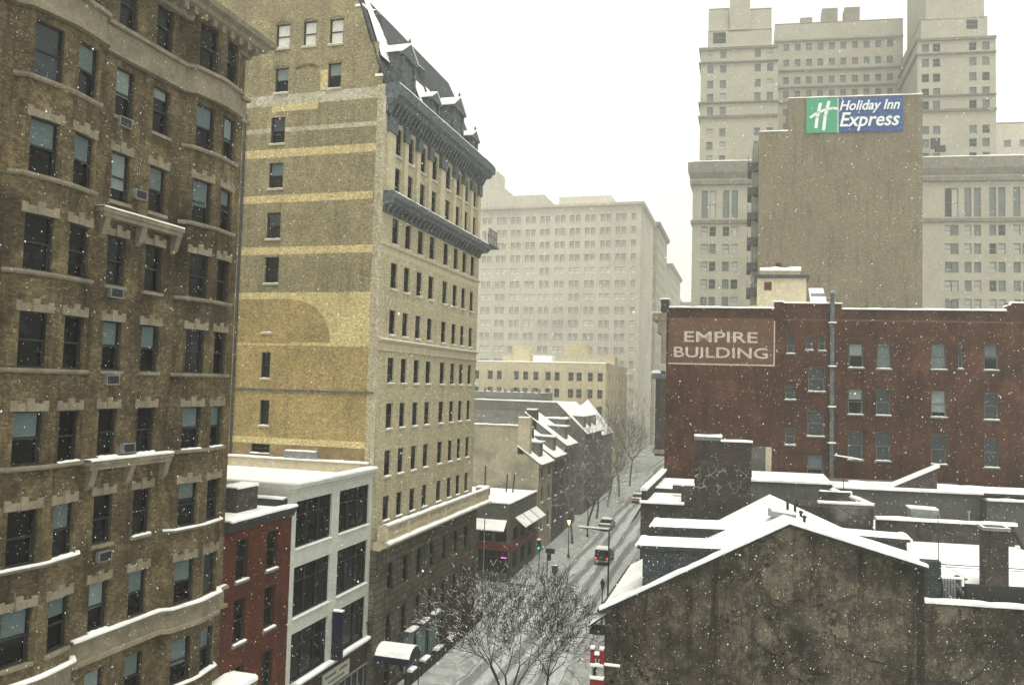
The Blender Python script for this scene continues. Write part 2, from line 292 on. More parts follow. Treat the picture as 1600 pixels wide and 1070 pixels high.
# ------------------------------------------------------------------ windows (local: x along wall, y inwards, z up, origin bottom centre)
WC={}
def bx(mb,x0,x1,y0,y1,z0,z1,m,mt=None): mb.box(x0,x1,y0,y1,z0,z1,m,mt)
def winmesh(w,h,kind,blind,sill):
    w=round(w,2); h=round(h,2); key=(w,h,kind,blind,sill)
    if key in WC: return WC[key]
    d=.16 if kind!='far' else .2; fr=MB(); pn=MB(); parts=[]; f='frame_dark' if kind not in('light','far') else ('frame_light' if kind=='light' else 'tower_trim')
    t=.055 if kind!='big' else .06; hw=w/2
    if kind=='far':
        fr.box(-hw,hw,d-.03,d+.05,h-.12,h,f); fr.box(-hw,hw,d-.03,d+.05,0,.1,f); fr.box(-hw,-hw+.09,d-.03,d+.05,.1,h-.12,f); fr.box(hw-.09,hw,d-.03,d+.05,.1,h-.12,f)
        fr.box(-hw+.09,hw-.09,d-.02,d+.04,h*.5-.06,h*.5+.06,f)
        pn.box(-hw+.09,hw-.09,d+.045,d+.06,.1,h-.12,blind or 'haze_paled_glass'); parts=[('pane',pn.mesh('pane'))]
    elif kind=='big':
        for x in (-hw,-hw/3-t/2,hw/3-t/2,hw-t): fr.box(x,x+t,d-.04,d+.05,0,h,f)
        fr.box(-hw,hw,d-.05,d+.055,0,t,f); fr.box(-hw,hw,d-.05,d+.055,h-t,h,f); fr.box(-hw,hw,d-.03,d+.04,h*.68,h*.68+.05,f)
        pn.box(-hw+.02,hw-.02,d+.06,d+.08,.03,h-.03,'glass'); parts=[('pane',pn.mesh('pane'))]
    else:
        fr.box(-hw,-hw+t,d-.04,d+.08,0,h,f); fr.box(hw-t,hw,d-.04,d+.08,0,h,f); fr.box(-hw+t,hw-t,d-.04,d+.08,h-t,h,f); fr.box(-hw+t,hw-t,d-.05,d+.08,0,t+.02,f)
        fr.box(-hw+t,hw-t,d-.03,d+.05,h*.5-.035,h*.5+.035,f)
        fr.box(-hw+t,-hw+2*t,d+.005,d+.05,t,h*.5,f); fr.box(hw-2*t,hw-t,d+.005,d+.05,t,h*.5,f)
        pn.box(-hw+t,hw-t,d+.055,d+.07,h*.5,h-t,'dim_glass' if blind=='dim' else 'glass'); pn.box(-hw+t,hw-t,d+.085,d+.10,t,h*.5,'dim_glass' if blind=='dim' else 'glass')
        parts=[('pane',pn.mesh('pane'))]
        if blind and blind!='dim':
            fr_, bm = blind; b_=MB(); lo=h-t-(h-2*t)*fr_
            b_.box(-hw+2*t,hw-2*t,d+.03,d+.05,max(lo,.05),h-t,bm); parts.append(('blind',b_.mesh('blind')))
    if sill:
        bare=sill.endswith('_bare'); sill=sill.replace('_bare','')
        sl=MB(); e=.10; sm={'stone':'weathered_stone','plain':'cream_stone','brick':'concrete','thin':'concrete','crown':'weathered_stone'}[sill]
        if sill in('stone','crown','plain','brick'): sl.box(-hw-e,hw+e,-.09,.12,-.14,-.003,sm)
        sn=MB(); n=6; rs=random.Random(int(w*100+h*7)); hs=[.02+rs.random()*.05 for _ in range(n+1)]
        for i in range(n):
            xa=-hw-.03+(w+.06)*i/n; xb=-hw-.03+(w+.06)*(i+1)/n
            sn.face([(xa,-.1,hs[i]*.5),(xb,-.1,hs[i+1]*.5),(xb,.05,hs[i+1]),(xa,.05,hs[i])],'snow'); sn.face([(xa,-.11,-.02),(xb,-.11,-.02),(xb,-.1,hs[i+1]*.5),(xa,-.1,hs[i]*.5)],'snow')
            sn.face([(xa,.05,hs[i]),(xb,.05,hs[i+1]),(xb,.12,0),(xa,.12,0)],'snow')
        if sl.f: parts.append(('sill',sl.mesh('sill')))
        
        if not bare: parts.append(('sill_snow',sn.mesh('sill_snow')))
        if sill=='crown':
            l=MB(); l.box(-hw-.16,hw+.16,-.045,.02,h+.003,h+.28,'weathered_stone'); l.box(-.13,.13,-.10,.02,h+.004,h+.46,'weathered_stone')
            l.box(-hw-.16,-hw+.06,-.05,.02,h+.28,h+.37,'weathered_stone'); l.box(hw-.06,hw+.16,-.05,.02,h+.28,h+.37,'weathered_stone'); parts.append(('lintel',l.mesh('lintel')))
    WC[key]=(fr.mesh('window'),parts); return WC[key]
def put_window(root,x,y,z,ang,w,h,kind='sash',blind=None,sill='plain',name='window'):
    fm,parts=winmesh(w,h,kind,blind,sill); o=bpy.data.objects.new(name,fm); COL.objects.link(o); o.parent=root
    r=ORG[root.name]; o.location=(x-r[0],y-r[1],z-r[2]); o.rotation_euler=(0,0,ang)
    for nm,me in parts:
        c=bpy.data.objects.new(nm,me); COL.objects.link(c); c.parent=o
    return o
def facade(root,name,pts,z0,z1,wins,m,rev=.22,regions=(),limit=None):
    """wins: (u0,u1,z0,z1,kind,blind,sill)"""
    mb=MB(); P,seg=wall(mb,pts,z0,z1,[w[:4] for w in wins],m,rev,regions); o=mb.build(name,root); rest=None
    for i,w in enumerate(wins):
        u=(w[0]+w[1])/2; sg=seg(u); p=P(u,w[2],sg); a=pts[sg];b=pts[sg+1]; ang=math.atan2(b[1]-a[1],b[0]-a[0])
        if limit is not None and limit[0]<=0:
            if rest is None: rest=MB()
            c,s_=math.cos(ang),math.sin(ang); hw=(w[1]-w[0])/2; h=w[3]-w[2]
            T=lambda x,y,z:(p[0]+x*c-y*s_,p[1]+x*s_+y*c,p[2]+z)
            rest.face([T(-hw,.2,0),T(hw,.2,0),T(hw,.2,h),T(-hw,.2,h)],w[5] or 'haze_paled_glass')
            for zz in (0,h/2,h-.1): rest.face([T(-hw,.17,zz),T(hw,.17,zz),T(hw,.17,zz+.1),T(-hw,.17,zz+.1)],'tower_trim')
            continue
        if limit is not None: limit[0]-=1
        put_window(root,*p,ang,w[1]-w[0],w[3]-w[2],w[4],w[5],w[6])
    if rest is not None: q=rest.build('window_rows',root); q['kind']='stuff'
    return o
def snow_cap(root,path,wd,z,th=.12,off=0,name='snow_cap',par=None,step=.7,seed=1):
    rs=random.Random(seed); pp=[]
    for a,b in zip(path,path[1:]):
        l=math.hypot(b[0]-a[0],b[1]-a[1]); n=max(1,int(l/step))
        for i in range(n): t=i/n; pp.append((a[0]+(b[0]-a[0])*t,a[1]+(b[1]-a[1])*t,(a[2]+(b[2]-a[2])*t) if len(a)>2 else z))
    pp.append((path[-1][0],path[-1][1],path[-1][2] if len(path[-1])>2 else z)); mb=MB(); rings=[]; n=len(pp)
    for i in range(n):
        a=Vector(pp[max(i-1,0)][:2]); b=Vector(pp[min(i+1,n-1)][:2]); d=(b-a).normalized(); nn=Vector((d.y,-d.x)); c=Vector(pp[i][:2]); zz=pp[i][2]
        h=th*(.7+.6*rs.random()); e=.03+.05*rs.random(); e2=.03+.05*rs.random()
        q=lambda o,z_:(c.x+nn.x*(o+off),c.y+nn.y*(o+off),z_)
        rings.append([q(wd/2+e,zz-.05),q(wd/2+e,zz+h*.55),q(wd/2-.06,zz+h),q(-wd/2+.06,zz+h),q(-wd/2-e2,zz+h*.55),q(-wd/2-e2,zz-.05)])
    for a,b in zip(rings,rings[1:]):
        for j in range(5): mb.face([a[j],b[j],b[j+1],a[j+1]],'snow')
    mb.face(rings[0][::-1],'snow'); mb.face(rings[-1],'snow'); return mb.build(name,root,par)
def text_mesh(body,size,ext,shear=0,wscale=1,bold=0):
    cu=bpy.data.curves.new('lettering','FONT'); cu.body=body; cu.size=size; cu.extrude=ext; cu.shear=shear; cu.offset=bold; cu.resolution_u=3
    o=bpy.data.objects.new('lettering',cu); COL.objects.link(o); dg=bpy.context.evaluated_depsgraph_get(); me=bpy.data.meshes.new_from_object(o.evaluated_get(dg))
    bpy.data.objects.remove(o); return me
def put_text(root,par,body,x,y,z,ang,width,height,ext,m,shear=0,bold=0,name='lettering'):
    me=text_mesh(body,1,1,shear,1,bold); xs=[v.co.x for v in me.vertices]; ys=[v.co.y for v in me.vertices]
    sx=width/(max(xs)-min(xs)); sy=height/(max(ys)-min(ys)); x0=min(xs); y0=min(ys)
    c,s_=math.cos(ang),math.sin(ang)
    for v in me.vertices:
        lx=(v.co.x-x0)*sx; lz=(v.co.y-y0)*sy; ly=-v.co.z*ext     # y inwards
        v.co=(lx*c-ly*s_,lx*s_+ly*c,lz)
    me.materials.clear(); me.materials.append(M(m)); o=bpy.data.objects.new(name,me); COL.objects.link(o); o.parent=par or root
    r=ORG[root.name]; o.location=(x-r[0],y-r[1],z-r[2]); return o

# ================================================================== GROUND
mb=MB()
ys=[-300,60,180,3000]
for a,b in zip(ys,ys[1:]): mb.face([(-2500,a,g_z(a)-.12),(2500,a,g_z(a)-.12),(2500,b,g_z(b)-.12),(-2500,b,g_z(b)-.12)],'trodden_snow')
struct(mb.build('ground'))
mb=MB()
ys=[-60,60,180,600]
for a,b in zip(ys,ys[1:]): mb.face([(-21,a,g_z(a)),(-12.5,a,g_z(a)),(-12.5,b,g_z(b)),(-21,b,g_z(b))],'slush_road')
struct(mb.build('road'))
mb=MB(); mb.face([(-120,72.6,g_z(72.6)-.05),(-21,72.6,g_z(72.6)-.05),(-21,82.6,g_z(82.6)-.05),(-120,82.6,g_z(82.6)-.05)],'slush_road'); struct(mb.build('side_street'))
def pav(x0,x1,a,b):
    m_=MB(); q=[a]+[v for v in (60,180) if a<v<b]+[b]
    for u,v in zip(q,q[1:]): m_.slab([(x0,u,g_z(u)+.13),(x1,u,g_z(u)+.13),(x1,v,g_z(v)+.13),(x0,v,g_z(v)+.13)],.3,'concrete','trodden_snow')
    struct(m_.build('pavement'))
pav(-24.7,-21,-60,71.6); pav(-24.7,-21,83.4,600); pav(-12.5,-7.4,-60,600)

for x,sd in ((-20.75,41),(-12.75,42)):
    rsb=random.Random(sd); mb=MB(); y=30; prev=None
    while y<178:
        h=.12+.28*rsb.random(); w=.35+.3*rsb.random(); zz=g_z(y)+.1; c=[(x-w,y,zz-.1),(x-w*.4,y,zz+h),(x+w*.3,y,zz+h*.9),(x+w,y,zz-.02)]
        if prev:
            for k in range(3): mb.face([prev[k],prev[k+1],c[k+1],c[k]][::-1],'trodden_snow')
        prev=c; y+=.8+rsb.random()
    o=mb.build('snow_bank'); struct(o,'stuff'); o['label']='ridge of shovelled snow along the %s kerb'%('left' if x<-18 else 'right')
# ================================================================== A: tan bow-fronted apartment house
A=thing('apartment_house','tall tan brick apartment house with bowed bays and stone bands, filling the left edge','building',(-24.6,27,0))
def bay(y0): return [(-24.6,y0),(-24.24,y0+.28),(-24.03,y0+1.7),(-24.03,y0+2.05),(-24.24,y0+3.47),(-24.6,y0+3.75)]
ptsA=[(-24.6,12.0)]+bay(12.4)+bay(21.2)+bay(29.8)+[(-24.6,34.2),(-37,34.2)]
ptsA=[(-24.6,12.0)]+bay(21.2)+bay(29.8)+[(-24.6,34.2),(-37,34.2)]
cu=prof_len(ptsA)
rowsA=[(36.15,38.2),(32.42,34.43),(28.97,30.96),(25.55,27.54),(22.12,24.1),(18.7,20.6),(15.24,17.18),(11.85,13.76),(8.35,10.3),(4.9,6.9)]
wA=[]; rs=random.Random(3)
pat={0:'0000000',1:'1112210',2:'1121311',3:'0000000',4:'0000112',5:'1111100',6:'0111000',7:'1111211',8:'1111211',9:'1111111'}
for ri,(a,b) in enumerate(rowsA):
    cols=[]
    for k,si in ((0,1),(1,7)):   # index of first bay point
        for sg in (si+1,si+3):
            L=cu[sg+1]-cu[sg]; mid=(cu[sg]+cu[sg+1])/2; w_=1.08; cols.append((mid-w_/2,mid+w_/2,k))
    for y0,y1 in ((25.83,26.80),(27.94,28.95)): cols.append((cu[6]+y0-24.95,cu[6]+y1-24.95,2))
    for c,y0,y1 in ((8,17.2,18.2),(9,14.8,15.8)): cols.append((y0-12.0,y1-12.0,3))
    for ci,(x0,x1,k) in enumerate(cols):
        fr=int(pat[ri][ci%7]); bl=None if fr==0 else ((.47,'blind') if fr==1 else (.55,'blind_pale') if fr==2 else (.75,'blind_pale'))
        if rs.random()<.25: bl=rs.choice([(.35,'blind'),(.2,'blind_pale'),None,(.97,'dim_glass'),(.6,'blind')])
        st='crown' if 2<=ri<=9 and not (ri==8) else 'stone'
        if k!=2 and st=='stone': st='thin'
        wA.append((x0,x1,a,b,'sash',bl,st+('_bare' if ri<5 or rs.random()<.45 else '')))
facade(A,'wall',ptsA,-1,39.5,wA,'tan_brick')
def band(root,name,path,z0,z1,out,m='weathered_stone',lip=.12,snow=True,seed=0,inn=.02,lh=.16):
    sec=[(-inn,z0),(out+lip,z0),(out+lip,z0+lh),(out,z0+lh+.03),(out,z1-lh-.03),(out+lip,z1-lh),(out+lip,z1),(-inn,z1)]
    mb=MB(); mb.sweep(path,sec,m); o=mb.build(name,root)
    if snow: snow_cap(root,path,out+lip,z1,.045,(out+lip)/2,seed=seed,name='ledge_snow')
    return o
def rib(root,name,path,z0,z1,out,m='weathered_stone',snow=True,seed=0,th=.08,inn=.02):
    mb=MB(); mb.sweep(path,[(-inn,z0),(out*.6,z0),(out,z0+(z1-z0)*.45),(out,z1),(-inn,z1)],m); o=mb.build(name,root)
    if snow: snow_cap(root,path,out,z1,th,out/2,seed=seed,name='ledge_snow')
    return o
fA=ptsA[:-1]+[(-24.6,34.2),(-26.2,34.2)]; fA=ptsA[:-1]+[(-26.0,34.2)]
band(A,'stone_band',fA,34.75,36.05,.10,seed=2,snow=False,lip=.16)
band(A,'stone_band',[p for p in fA if p[1]>=24.95-.01],10.75,11.80,.08,seed=5,lip=.14)
band(A,'stone_band',[p for p in fA if p[1]<=24.96],10.2,11.25,.08,seed=6,lip=.14)
for ri,(a,b) in enumerate(rowsA):
    if ri in (0,7): continue
    for si in (1,7): rib(A,'sill_course',[ptsA[i] for i in range(si,si+6)],a-.17,a-.004,.13,seed=ri*3+si,th=.012,snow=ri>=6)
for z in (28.05,18.15):
    mb=MB(); mb.box(-24.6,-24.15,25.1,29.75,z+.28,z+.5,'weathered_stone'); mb.box(-24.6,-24.2,25.15,29.7,z+.1,z+.28,'weathered_stone')
    for y in (25.3,27.3,29.4): mb.extr([(-24.6,y,z-.7),(-24.42,y,z-.55),(-24.22,y,z+.1),(-24.6,y,z+.1)],(0,.28,0),'weathered_stone')
    mb.build('balcony_ledge',A); snow_cap(A,[(-24.38,25.1),(-24.38,29.75)],.42,z+.5,.03,name='ledge_snow')
sec=[(-.2,38.1),(.2,38.1),(.25,38.4),(.75,38.6),(.8,38.8),(1.05,38.9),(1.1,39.15),(-.2,39.3)]
mb=MB(); mb.sweep([(-24.6,12),(-24.6,34.2),(-28,34.2)],sec,'weathered_stone')
for i in range(34): y=12.3+i*.66; mb.box(-24.45,-23.95,y,y+.26,38.25,38.58,'weathered_stone')
mb.build('cornice',A)
for (y0,z0) in ((25.95,32.03),(25.95,25.05),(25.98,21.55),(27.05,18.76),(27.0,29.3),(26.07,14.55),(26.1,11.0)):
    if z0>11.2:
        mb=MB(); mb.box(-24.75,-24.42,y0,y0+.66,z0,z0+.40,'galvanised'); mb.box(-24.757,-24.75,y0+.06,y0+.6,z0+.05,z0+.35,'sooty_metal')
        for k in range(5): mb.box(-24.42,-24.41,y0+.05,y0+.61,z0+.05+k*.065,z0+.075+k*.065,'sooty_metal')
        mb.box(-24.43,-24.418,y0+.04,y0+.62,z0+.04,z0+.36,'sooty_metal'); mb.build('air_conditioner',A)
mb=MB(); mb.box(-37,-24.8,12,34,39.0,39.2,'tar_grey','snow'); mb.build('roof',A)
mb=MB(); mb.extr([(-24.62,33.1,6.9),(-24.62,35.3,6.9),(-24.62,35.3,7.15),(-24.62,33.1,7.15)],(1.5,0,0),'weathered_stone'); mb.build('entrance_canopy',A)
snow_cap(A,[(-23.85,33.1),(-23.85,35.3)],1.4,7.15,.3,name='canopy_snow')

# ================================================================== C: red brick rowhouse
C=thing('red_brick_house','narrow red brick house with snowy roof, squeezed between tan apartment house and white framed building','building',(-24.6,37.2,0))
wC=[]
for z0,z1 in ((11.72,13.75),(8.58,10.77),(5.2,7.35),(2.0,4.2)):
    for y0,y1 in ((35.25,36.28),(37.92,38.95)): wC.append((y0-34.2,y1-34.2,z0,z1,'sash',None,'brick'))
facade(C,'wall',[(-24.6,34.2),(-24.6,40.3)],-1,14.4,wC,'red_brick')
mb=MB(); mb.sweep([(-24.6,34.2),(-24.6,40.3)],[(-.3,14.3),(.12,14.3),(.2,14.5),(.32,14.62),(.32,14.88),(-.3,14.88)],'tar_grey'); mb.build('cornice',C)
mb=MB(); mb.box(-36,-24.65,34.25,40.2,14.4,14.8,'tar_grey','snow'); mb.build('roof',C); snow_cap(C,[(-24.5,34.2),(-24.5,40.25)],.5,14.88,.1)
mb=MB(); mb.box(-27.1,-25.95,37.0,38.9,14.7,16.1,'dark_brick'); ch=mb.build('chimney',C); snow_cap(C,[(-26.5,37.0),(-26.5,38.9)],1.1,16.1,.1,par=ch)
mb=MB(); mb.box(-30,-24.9,39.85,40.25,14.75,15.25,'tar_grey'); mb.build('parapet',C); snow_cap(C,[(-30,40.05),(-24.9,40.05)],.35,15.25,.08)

# ================================================================== D: white framed building
D=thing('framed_building','white framed commercial building with six big dark windows and a snow covered flat roof','building',(-24.6,45.3,0))
wD=[]
for z0,z1 in ((12.35,15.0),(8.45,11.28),(4.72,7.54)):
    for y0,y1 in ((40.75,44.85),(45.78,49.92)): wD.append((y0-40.3,y1-40.3,z0,z1,'big',None,None))
facade(D,'wall',[(-24.6,40.3),(-24.6,50.38)],-1,15.55,wD,'white_trim',regions=[(0,10.08,-1,4.6,'maroon_panel')])
mb=MB(); mb.sweep([(-36,40.3),(-24.6,40.3),(-24.6,50.38)],[(-.3,15.5),(.06,15.5),(.12,15.7),(.3,15.8),(.34,16.05),(-.3,16.05)],'white_trim'); mb.build('cornice',D)
snow_cap(D,[(-24.6,40.3),(-24.6,50.38)],.6,16.05,.1,seed=4)
mb=MB(); mb.box(-36,-24.95,40.7,50.1,15.2,15.62,'tar_grey','snow'); mb.build('roof',D)
mb=MB(); mb.box(-36,-24.95,50.1,50.38,15.4,16.35,'cream_stone'); mb.build('parapet',D); snow_cap(D,[(-36,50.2),(-24.9,50.2)],.3,16.35,.08,seed=9)
mb=MB(); mb.box(-36,-24.62,40.25,40.33,14.0,15.52,'white_trim'); mb.build('side_wall',D)
for z0 in (12.33,8.43):
    mb=MB()
    for y0,y1 in ((40.75,44.85),(45.78,49.92)): mb.box(-24.62,-24.5,y0,y1,z0-.06,z0,'snow')
    mb.build('ledge_snow',D)
mb=MB(); mb.box(-24.6,-24.42,40.9,50.3,4.45,4.68,'white_trim'); mb.build('ledge',D); snow_cap(D,[(-24.45,41.1),(-24.45,45.2)],.3,4.68,.12,seed=3,name='ledge_snow'); snow_cap(D,[(-24.45,46.2),(-24.45,50.3)],.3,4.68,.12,seed=8,name='ledge_snow')
mb=MB(); mb.box(-24.55,-24.4,40.8,50.2,3.0,3.05,'galvanised'); mb.build('shopfront_rail',D)
mb=MB(); mb.box(-24.58,-24.56,41.2,50.0,.3,2.95,'glass')
for k in range(11): mb.box(-24.56,-24.5,41.2+k*.86,41.28+k*.86,.3,2.95,'galvanised')
mb.build('shopfront',D)
for z in (14.6,): pass
sg=thing('wall_sign','pale rectangular signboard on the brown fascia of the white framed building','sign',(-24.5,46,3.1))
mb=MB(); mb.box(-24.57,-24.48,44.35,47.7,3.15,4.1,'board_grey'); mb.build('board',sg)
mb=MB(); rs=random.Random(5)
for row,(ya,yb,z,h) in enumerate(((44.6,45.9,3.74,.17),(46.35,47.3,3.74,.17),(45.0,47.0,3.38,.13))):
    y=ya
    while y<yb:
        w=.05+.06*rs.random(); mb.box(-24.478,-24.47,y,y+w,z,z+h*(.7+.3*rs.random()),'slate'); y+=w+.04
mb.box(-24.478,-24.468,46.05,46.2,3.6,3.98,'yellow_tarp'); mb.build('lettering',sg)
bs=thing('blade_sign','narrow navy blue vertical sign fixed beside lower right window of the white framed building','sign',(-24.5,45.5,4.7))
mb=MB(); mb.box(-24.55,-23.85,45.36,45.56,4.72,7.72,'navy'); mb.build('panel',bs); snow_cap(bs,[(-24.5,45.46),(-23.85,45.46)],.16,7.72,.1)
mb=MB(); mb.box(-24.6,-24.55,45.4,45.5,5.2,5.3,'sooty_metal'); mb.box(-24.6,-24.55,45.4,45.5,7.0,7.1,'sooty_metal'); mb.build('bracket',bs)
lt=thing('wall_lamp','small black lantern on the right pier of the white framed building','lamp',(-24.5,50.2,5.4))
mb=MB(); mb.box(-24.6,-24.5,50.15,50.25,5.6,5.7,'sooty_metal'); mb.lathe((-24.42,50.2,5.3),[(.02,0),(.09,.08),(.12,.35),(.02,.5)],'sooty_metal',6); mb.build('lantern',lt)

# ================================================================== B: the tall hotel
B=thing('corner_hotel','tall yellow brick hotel with blue copper cornices, steep snowy mansard and stone balustrade','building',(-24.6,60,0))
HY=50.4
def yr(a,b): return (a-HY,b-HY)
colsB=[(52.1,53.17),(54.38,55.4),(56.76,57.8),(59.13,60.2),(62.2,63.3),(64.65,65.7),(66.85,67.85),(69.1,70.1)]
rowsB=[(38.3,40.35),(35.68,37.42),(31.85,33.72),(28.62,30.5),(25.32,27.1),(21.86,23.68),(18.62,20.42),(15.26,17.08),(12.15,13.85)]
wB=[]; rs=random.Random(11)
for ri,(a,b) in enumerate(rowsB):
    for y0,y1 in colsB:
        bl=None
        if rs.random()<.3: bl=(.3+.4*rs.random()//.1*.1,'dim_glass')
        wB.append((y0-HY,y1-HY,a,b,'sash',bl,'plain'))
regs=[(0,20.9,24.15,24.9,'cream_stone'),(0,20.9,31.0,31.65,'cream_stone'),(0,20.9,27.9,28.0,'pale_band')]
facade(B,'front_wall',[(-24.6,HY),(-24.6,71.3)],10.4,42.9,wB,'front_brick',regions=regs)
facade(B,'base_wall',[(-25,50.36),(-24.15,50.36),(-24.15,71.5),(-26,71.5)],-1,10.45,
  [(y0+.85-50.36-.0,y1+.85-50.36-.0,z0,z1,'sash',None,None) for y0,y1 in ((52.3,53.3),(54.9,55.9),(57.5,58.5),(60.1,61.1),(62.9,63.9),(65.6,66.6),(68.2,69.2)) for z0,z1 in ((7.3,9.2),(3.6,5.6),(.6,2.7))],'base_stone',rev=.35)
# arched hoods over the lower base windows
mb=MB()
for y0 in (52.3,54.9,57.5,60.1,62.9,65.6,68.2):
    c=y0+.5; pr=[(-24.16,c-.5+.5*(1-math.cos(math.pi*k/8)),5.6+.42*math.sin(math.pi*k/8)) for k in range(9)]
    mb=MB()
    for i in range(8):
        a,b_=pr[i],pr[i+1]; mb.face([(-24.135,a[1],5.6),(-24.135,b_[1],5.6),(-24.135,b_[1],b_[2]),(-24.135,a[1],a[2])],'sooty_metal')
        o=lambda p:(-24.11,c+(p[1]-c)*1.4,5.6+(p[2]-5.6)*1.6)
        mb.face([(-24.11,a[1],a[2]),(-24.11,b_[1],b_[2]),o(b_),o(a)],'base_stone')
    mb.build('arched_hood',B)
for y0 in (55.6,57.9,60.4):
    mb=MB(); mb.box(-24.15,-23.95,y0,y0+1.3,.5,3.4,'teal_paint'); mb.box(-24.15,-23.6,y0-.15,y0+1.45,3.4,3.6,'base_stone'); mb.build('door_surround',B); snow_cap(B,[(-23.85,y0-.1),(-23.85,y0+1.4)],.45,3.6,.08,seed=int(y0))
# side wall facing the camera, with its painted bands
sideW=lambda x:x+45
def sw(x0,x1,z0,z1,k='sash',bl=None,sl='plain'): return (sideW(x0),sideW(x1),z0,z1,k,bl,sl)
wS=[sw(-33.72,-32.57,46.24,48.05,'sash',(.93,'lit_shade')),sw(-31.45,-30.4,46.2,48.05,'sash',(.93,'lit_shade')),sw(-29.3,-28.2,46.15,48.0,'sash',(.93,'lit_shade')),
 sw(-33.65,-32.55,42.9,44.75,'sash',(.5,'blind_pale')),sw(-29.3,-28.25,42.9,44.75,'sash',(.5,'blind_pale')),
 sw(-33.84,-32.66,39.12,41.08,'sash',(.5,'dim_glass')),sw(-33.84,-32.66,35.8,37.7,'sash',(.48,'blind')),sw(-33.84,-32.7,32.1,34.03,'sash',(.5,'dim_glass')),
 sw(-33.84,-32.7,28.86,30.77,'sash',None),sw(-33.84,-33.06,25.28,27.2,'sash',None),sw(-33.8,-33.06,21.98,23.86,'sash',None),sw(-33.74,-32.99,18.6,20.4,'sash',None),sw(-34.35,-32.81,16.6,17.25,'sash',None,'thin')]
rg=[(0,20.4,-1,28.18,'ochre_brick'),(0,20.1,24.35,28.18,'yellow_paint'),(0,13.6,24.5,27.7,'ochre_brick'),(0,20.3,16.0,17.35,'old_ochre'),(0,20.3,17.3,17.75,'yellow_paint'),
 (0,20.3,41.95,42.75,'pale_band'),(11.2,15.0,41.5,42.0,'yellow_paint'),(0,20.3,39.95,40.28,'pale_band'),(0,19.7,38.1,38.7,'yellow_paint'),(0,19.6,34.75,35.3,'yellow_paint'),(0,20.0,30.95,31.5,'yellow_paint'),
 (15.1,15.75,42.83,44.3,'yellow_paint')]
facade(B,'side_wall',[(-45,HY),(-24.6,HY)],-1,43.5,[w for w in wS if w[2]<43.5 and w[3]<43.5]+[],'yellow_brick',regions=rg) if False else None
mb=MB(); opsS=[w[:4] for w in wS]
P_,sg_=wall(mb,[(-45,HY),(-25.3,HY)],-1,46.0,opsS[3:],'yellow_brick',.22,rg)
P2_,s2_=wall(mb,[(-45,HY),(-27.0,HY)],46.0,49.0,opsS[:3],'yellow_brick',.22,())
mb.face([(-25.3,HY,-1),(-24.6,HY,-1),(-24.6,HY,42.9),(-25.3,HY,42.9)],'front_brick')
mb.face([(-25.3,HY,42.9),(-24.95,HY,42.9),(-24.95,HY,43.6),(-25.3,HY,43.6)],'yellow_brick')
mb.face([(-27.0,HY,46.0),(-26.0,HY,46.0),(-26.25,HY,46.8),(-26.75,HY,48.4),(-27.0,HY,49.0)],'yellow_brick')
mb.face([(-25.3,HY,43.6),(-25.29,HY,43.6),(-26.0,HY,46.0),(-25.3,HY,46.0)][:3],'yellow_brick')
mb.face([(-45,HY,49),(-27,HY,49),(-28.2,HY,51.5),(-45,HY,51.5)],'yellow_brick')
mb.build('side_wall',B)
for w in wS: put_window(B,(w[0]+w[1])/2-45,HY,w[2],0,w[1]-w[0],w[3]-w[2],w[4],w[5],w[6])
mb=MB()   # segmental brick arches over the top windows, and the blind arch
for xa,xb,z in ((-33.72,-32.57,48.05),(-31.45,-30.4,48.05),(-29.3,-28.2,48.0),(-33.65,-32.55,44.75),(-29.3,-28.25,44.75),(-31.85,-30.15,44.5)):
    n=8; c=(xa+xb)/2; hw=(xb-xa)/2; mb=MB()
    for i in range(n):
        t0=math.pi*(.12+.76*i/n); t1=math.pi*(.12+.76*(i+1)/n)
        q=lambda t,r_,h:(c-math.cos(t)*(hw+r_)*1.05,HY-.05,z-.1+math.sin(t)*(.3+h))
        mb.face([q(t0,0,0),q(t1,0,0),q(t1,.14,.2),q(t0,.14,.2)],'tan_brick' if z<44.6 else 'yellow_brick')
        mb.face([q(t0,.14,.2),q(t1,.14,.2),(q(t1,.14,.2)[0],HY,q(t1,.14,.2)[2]),(q(t0,.14,.2)[0],HY,q(t0,.14,.2)[2])],'yellow_brick')
    mb.build('brick_arch',B)
pc=MB(); pp=[(-36,HY-.004,27.7)]+[(-31.3+3.0*math.sin(k*math.pi/20),HY-.004,24.6+3.0*math.cos(k*math.pi/20)) for k in range(0,11)]+[(-36,HY-.004,24.6)]
pc.face(pp[::-1],'ochre_brick'); pc.build('plaster_patch',B)
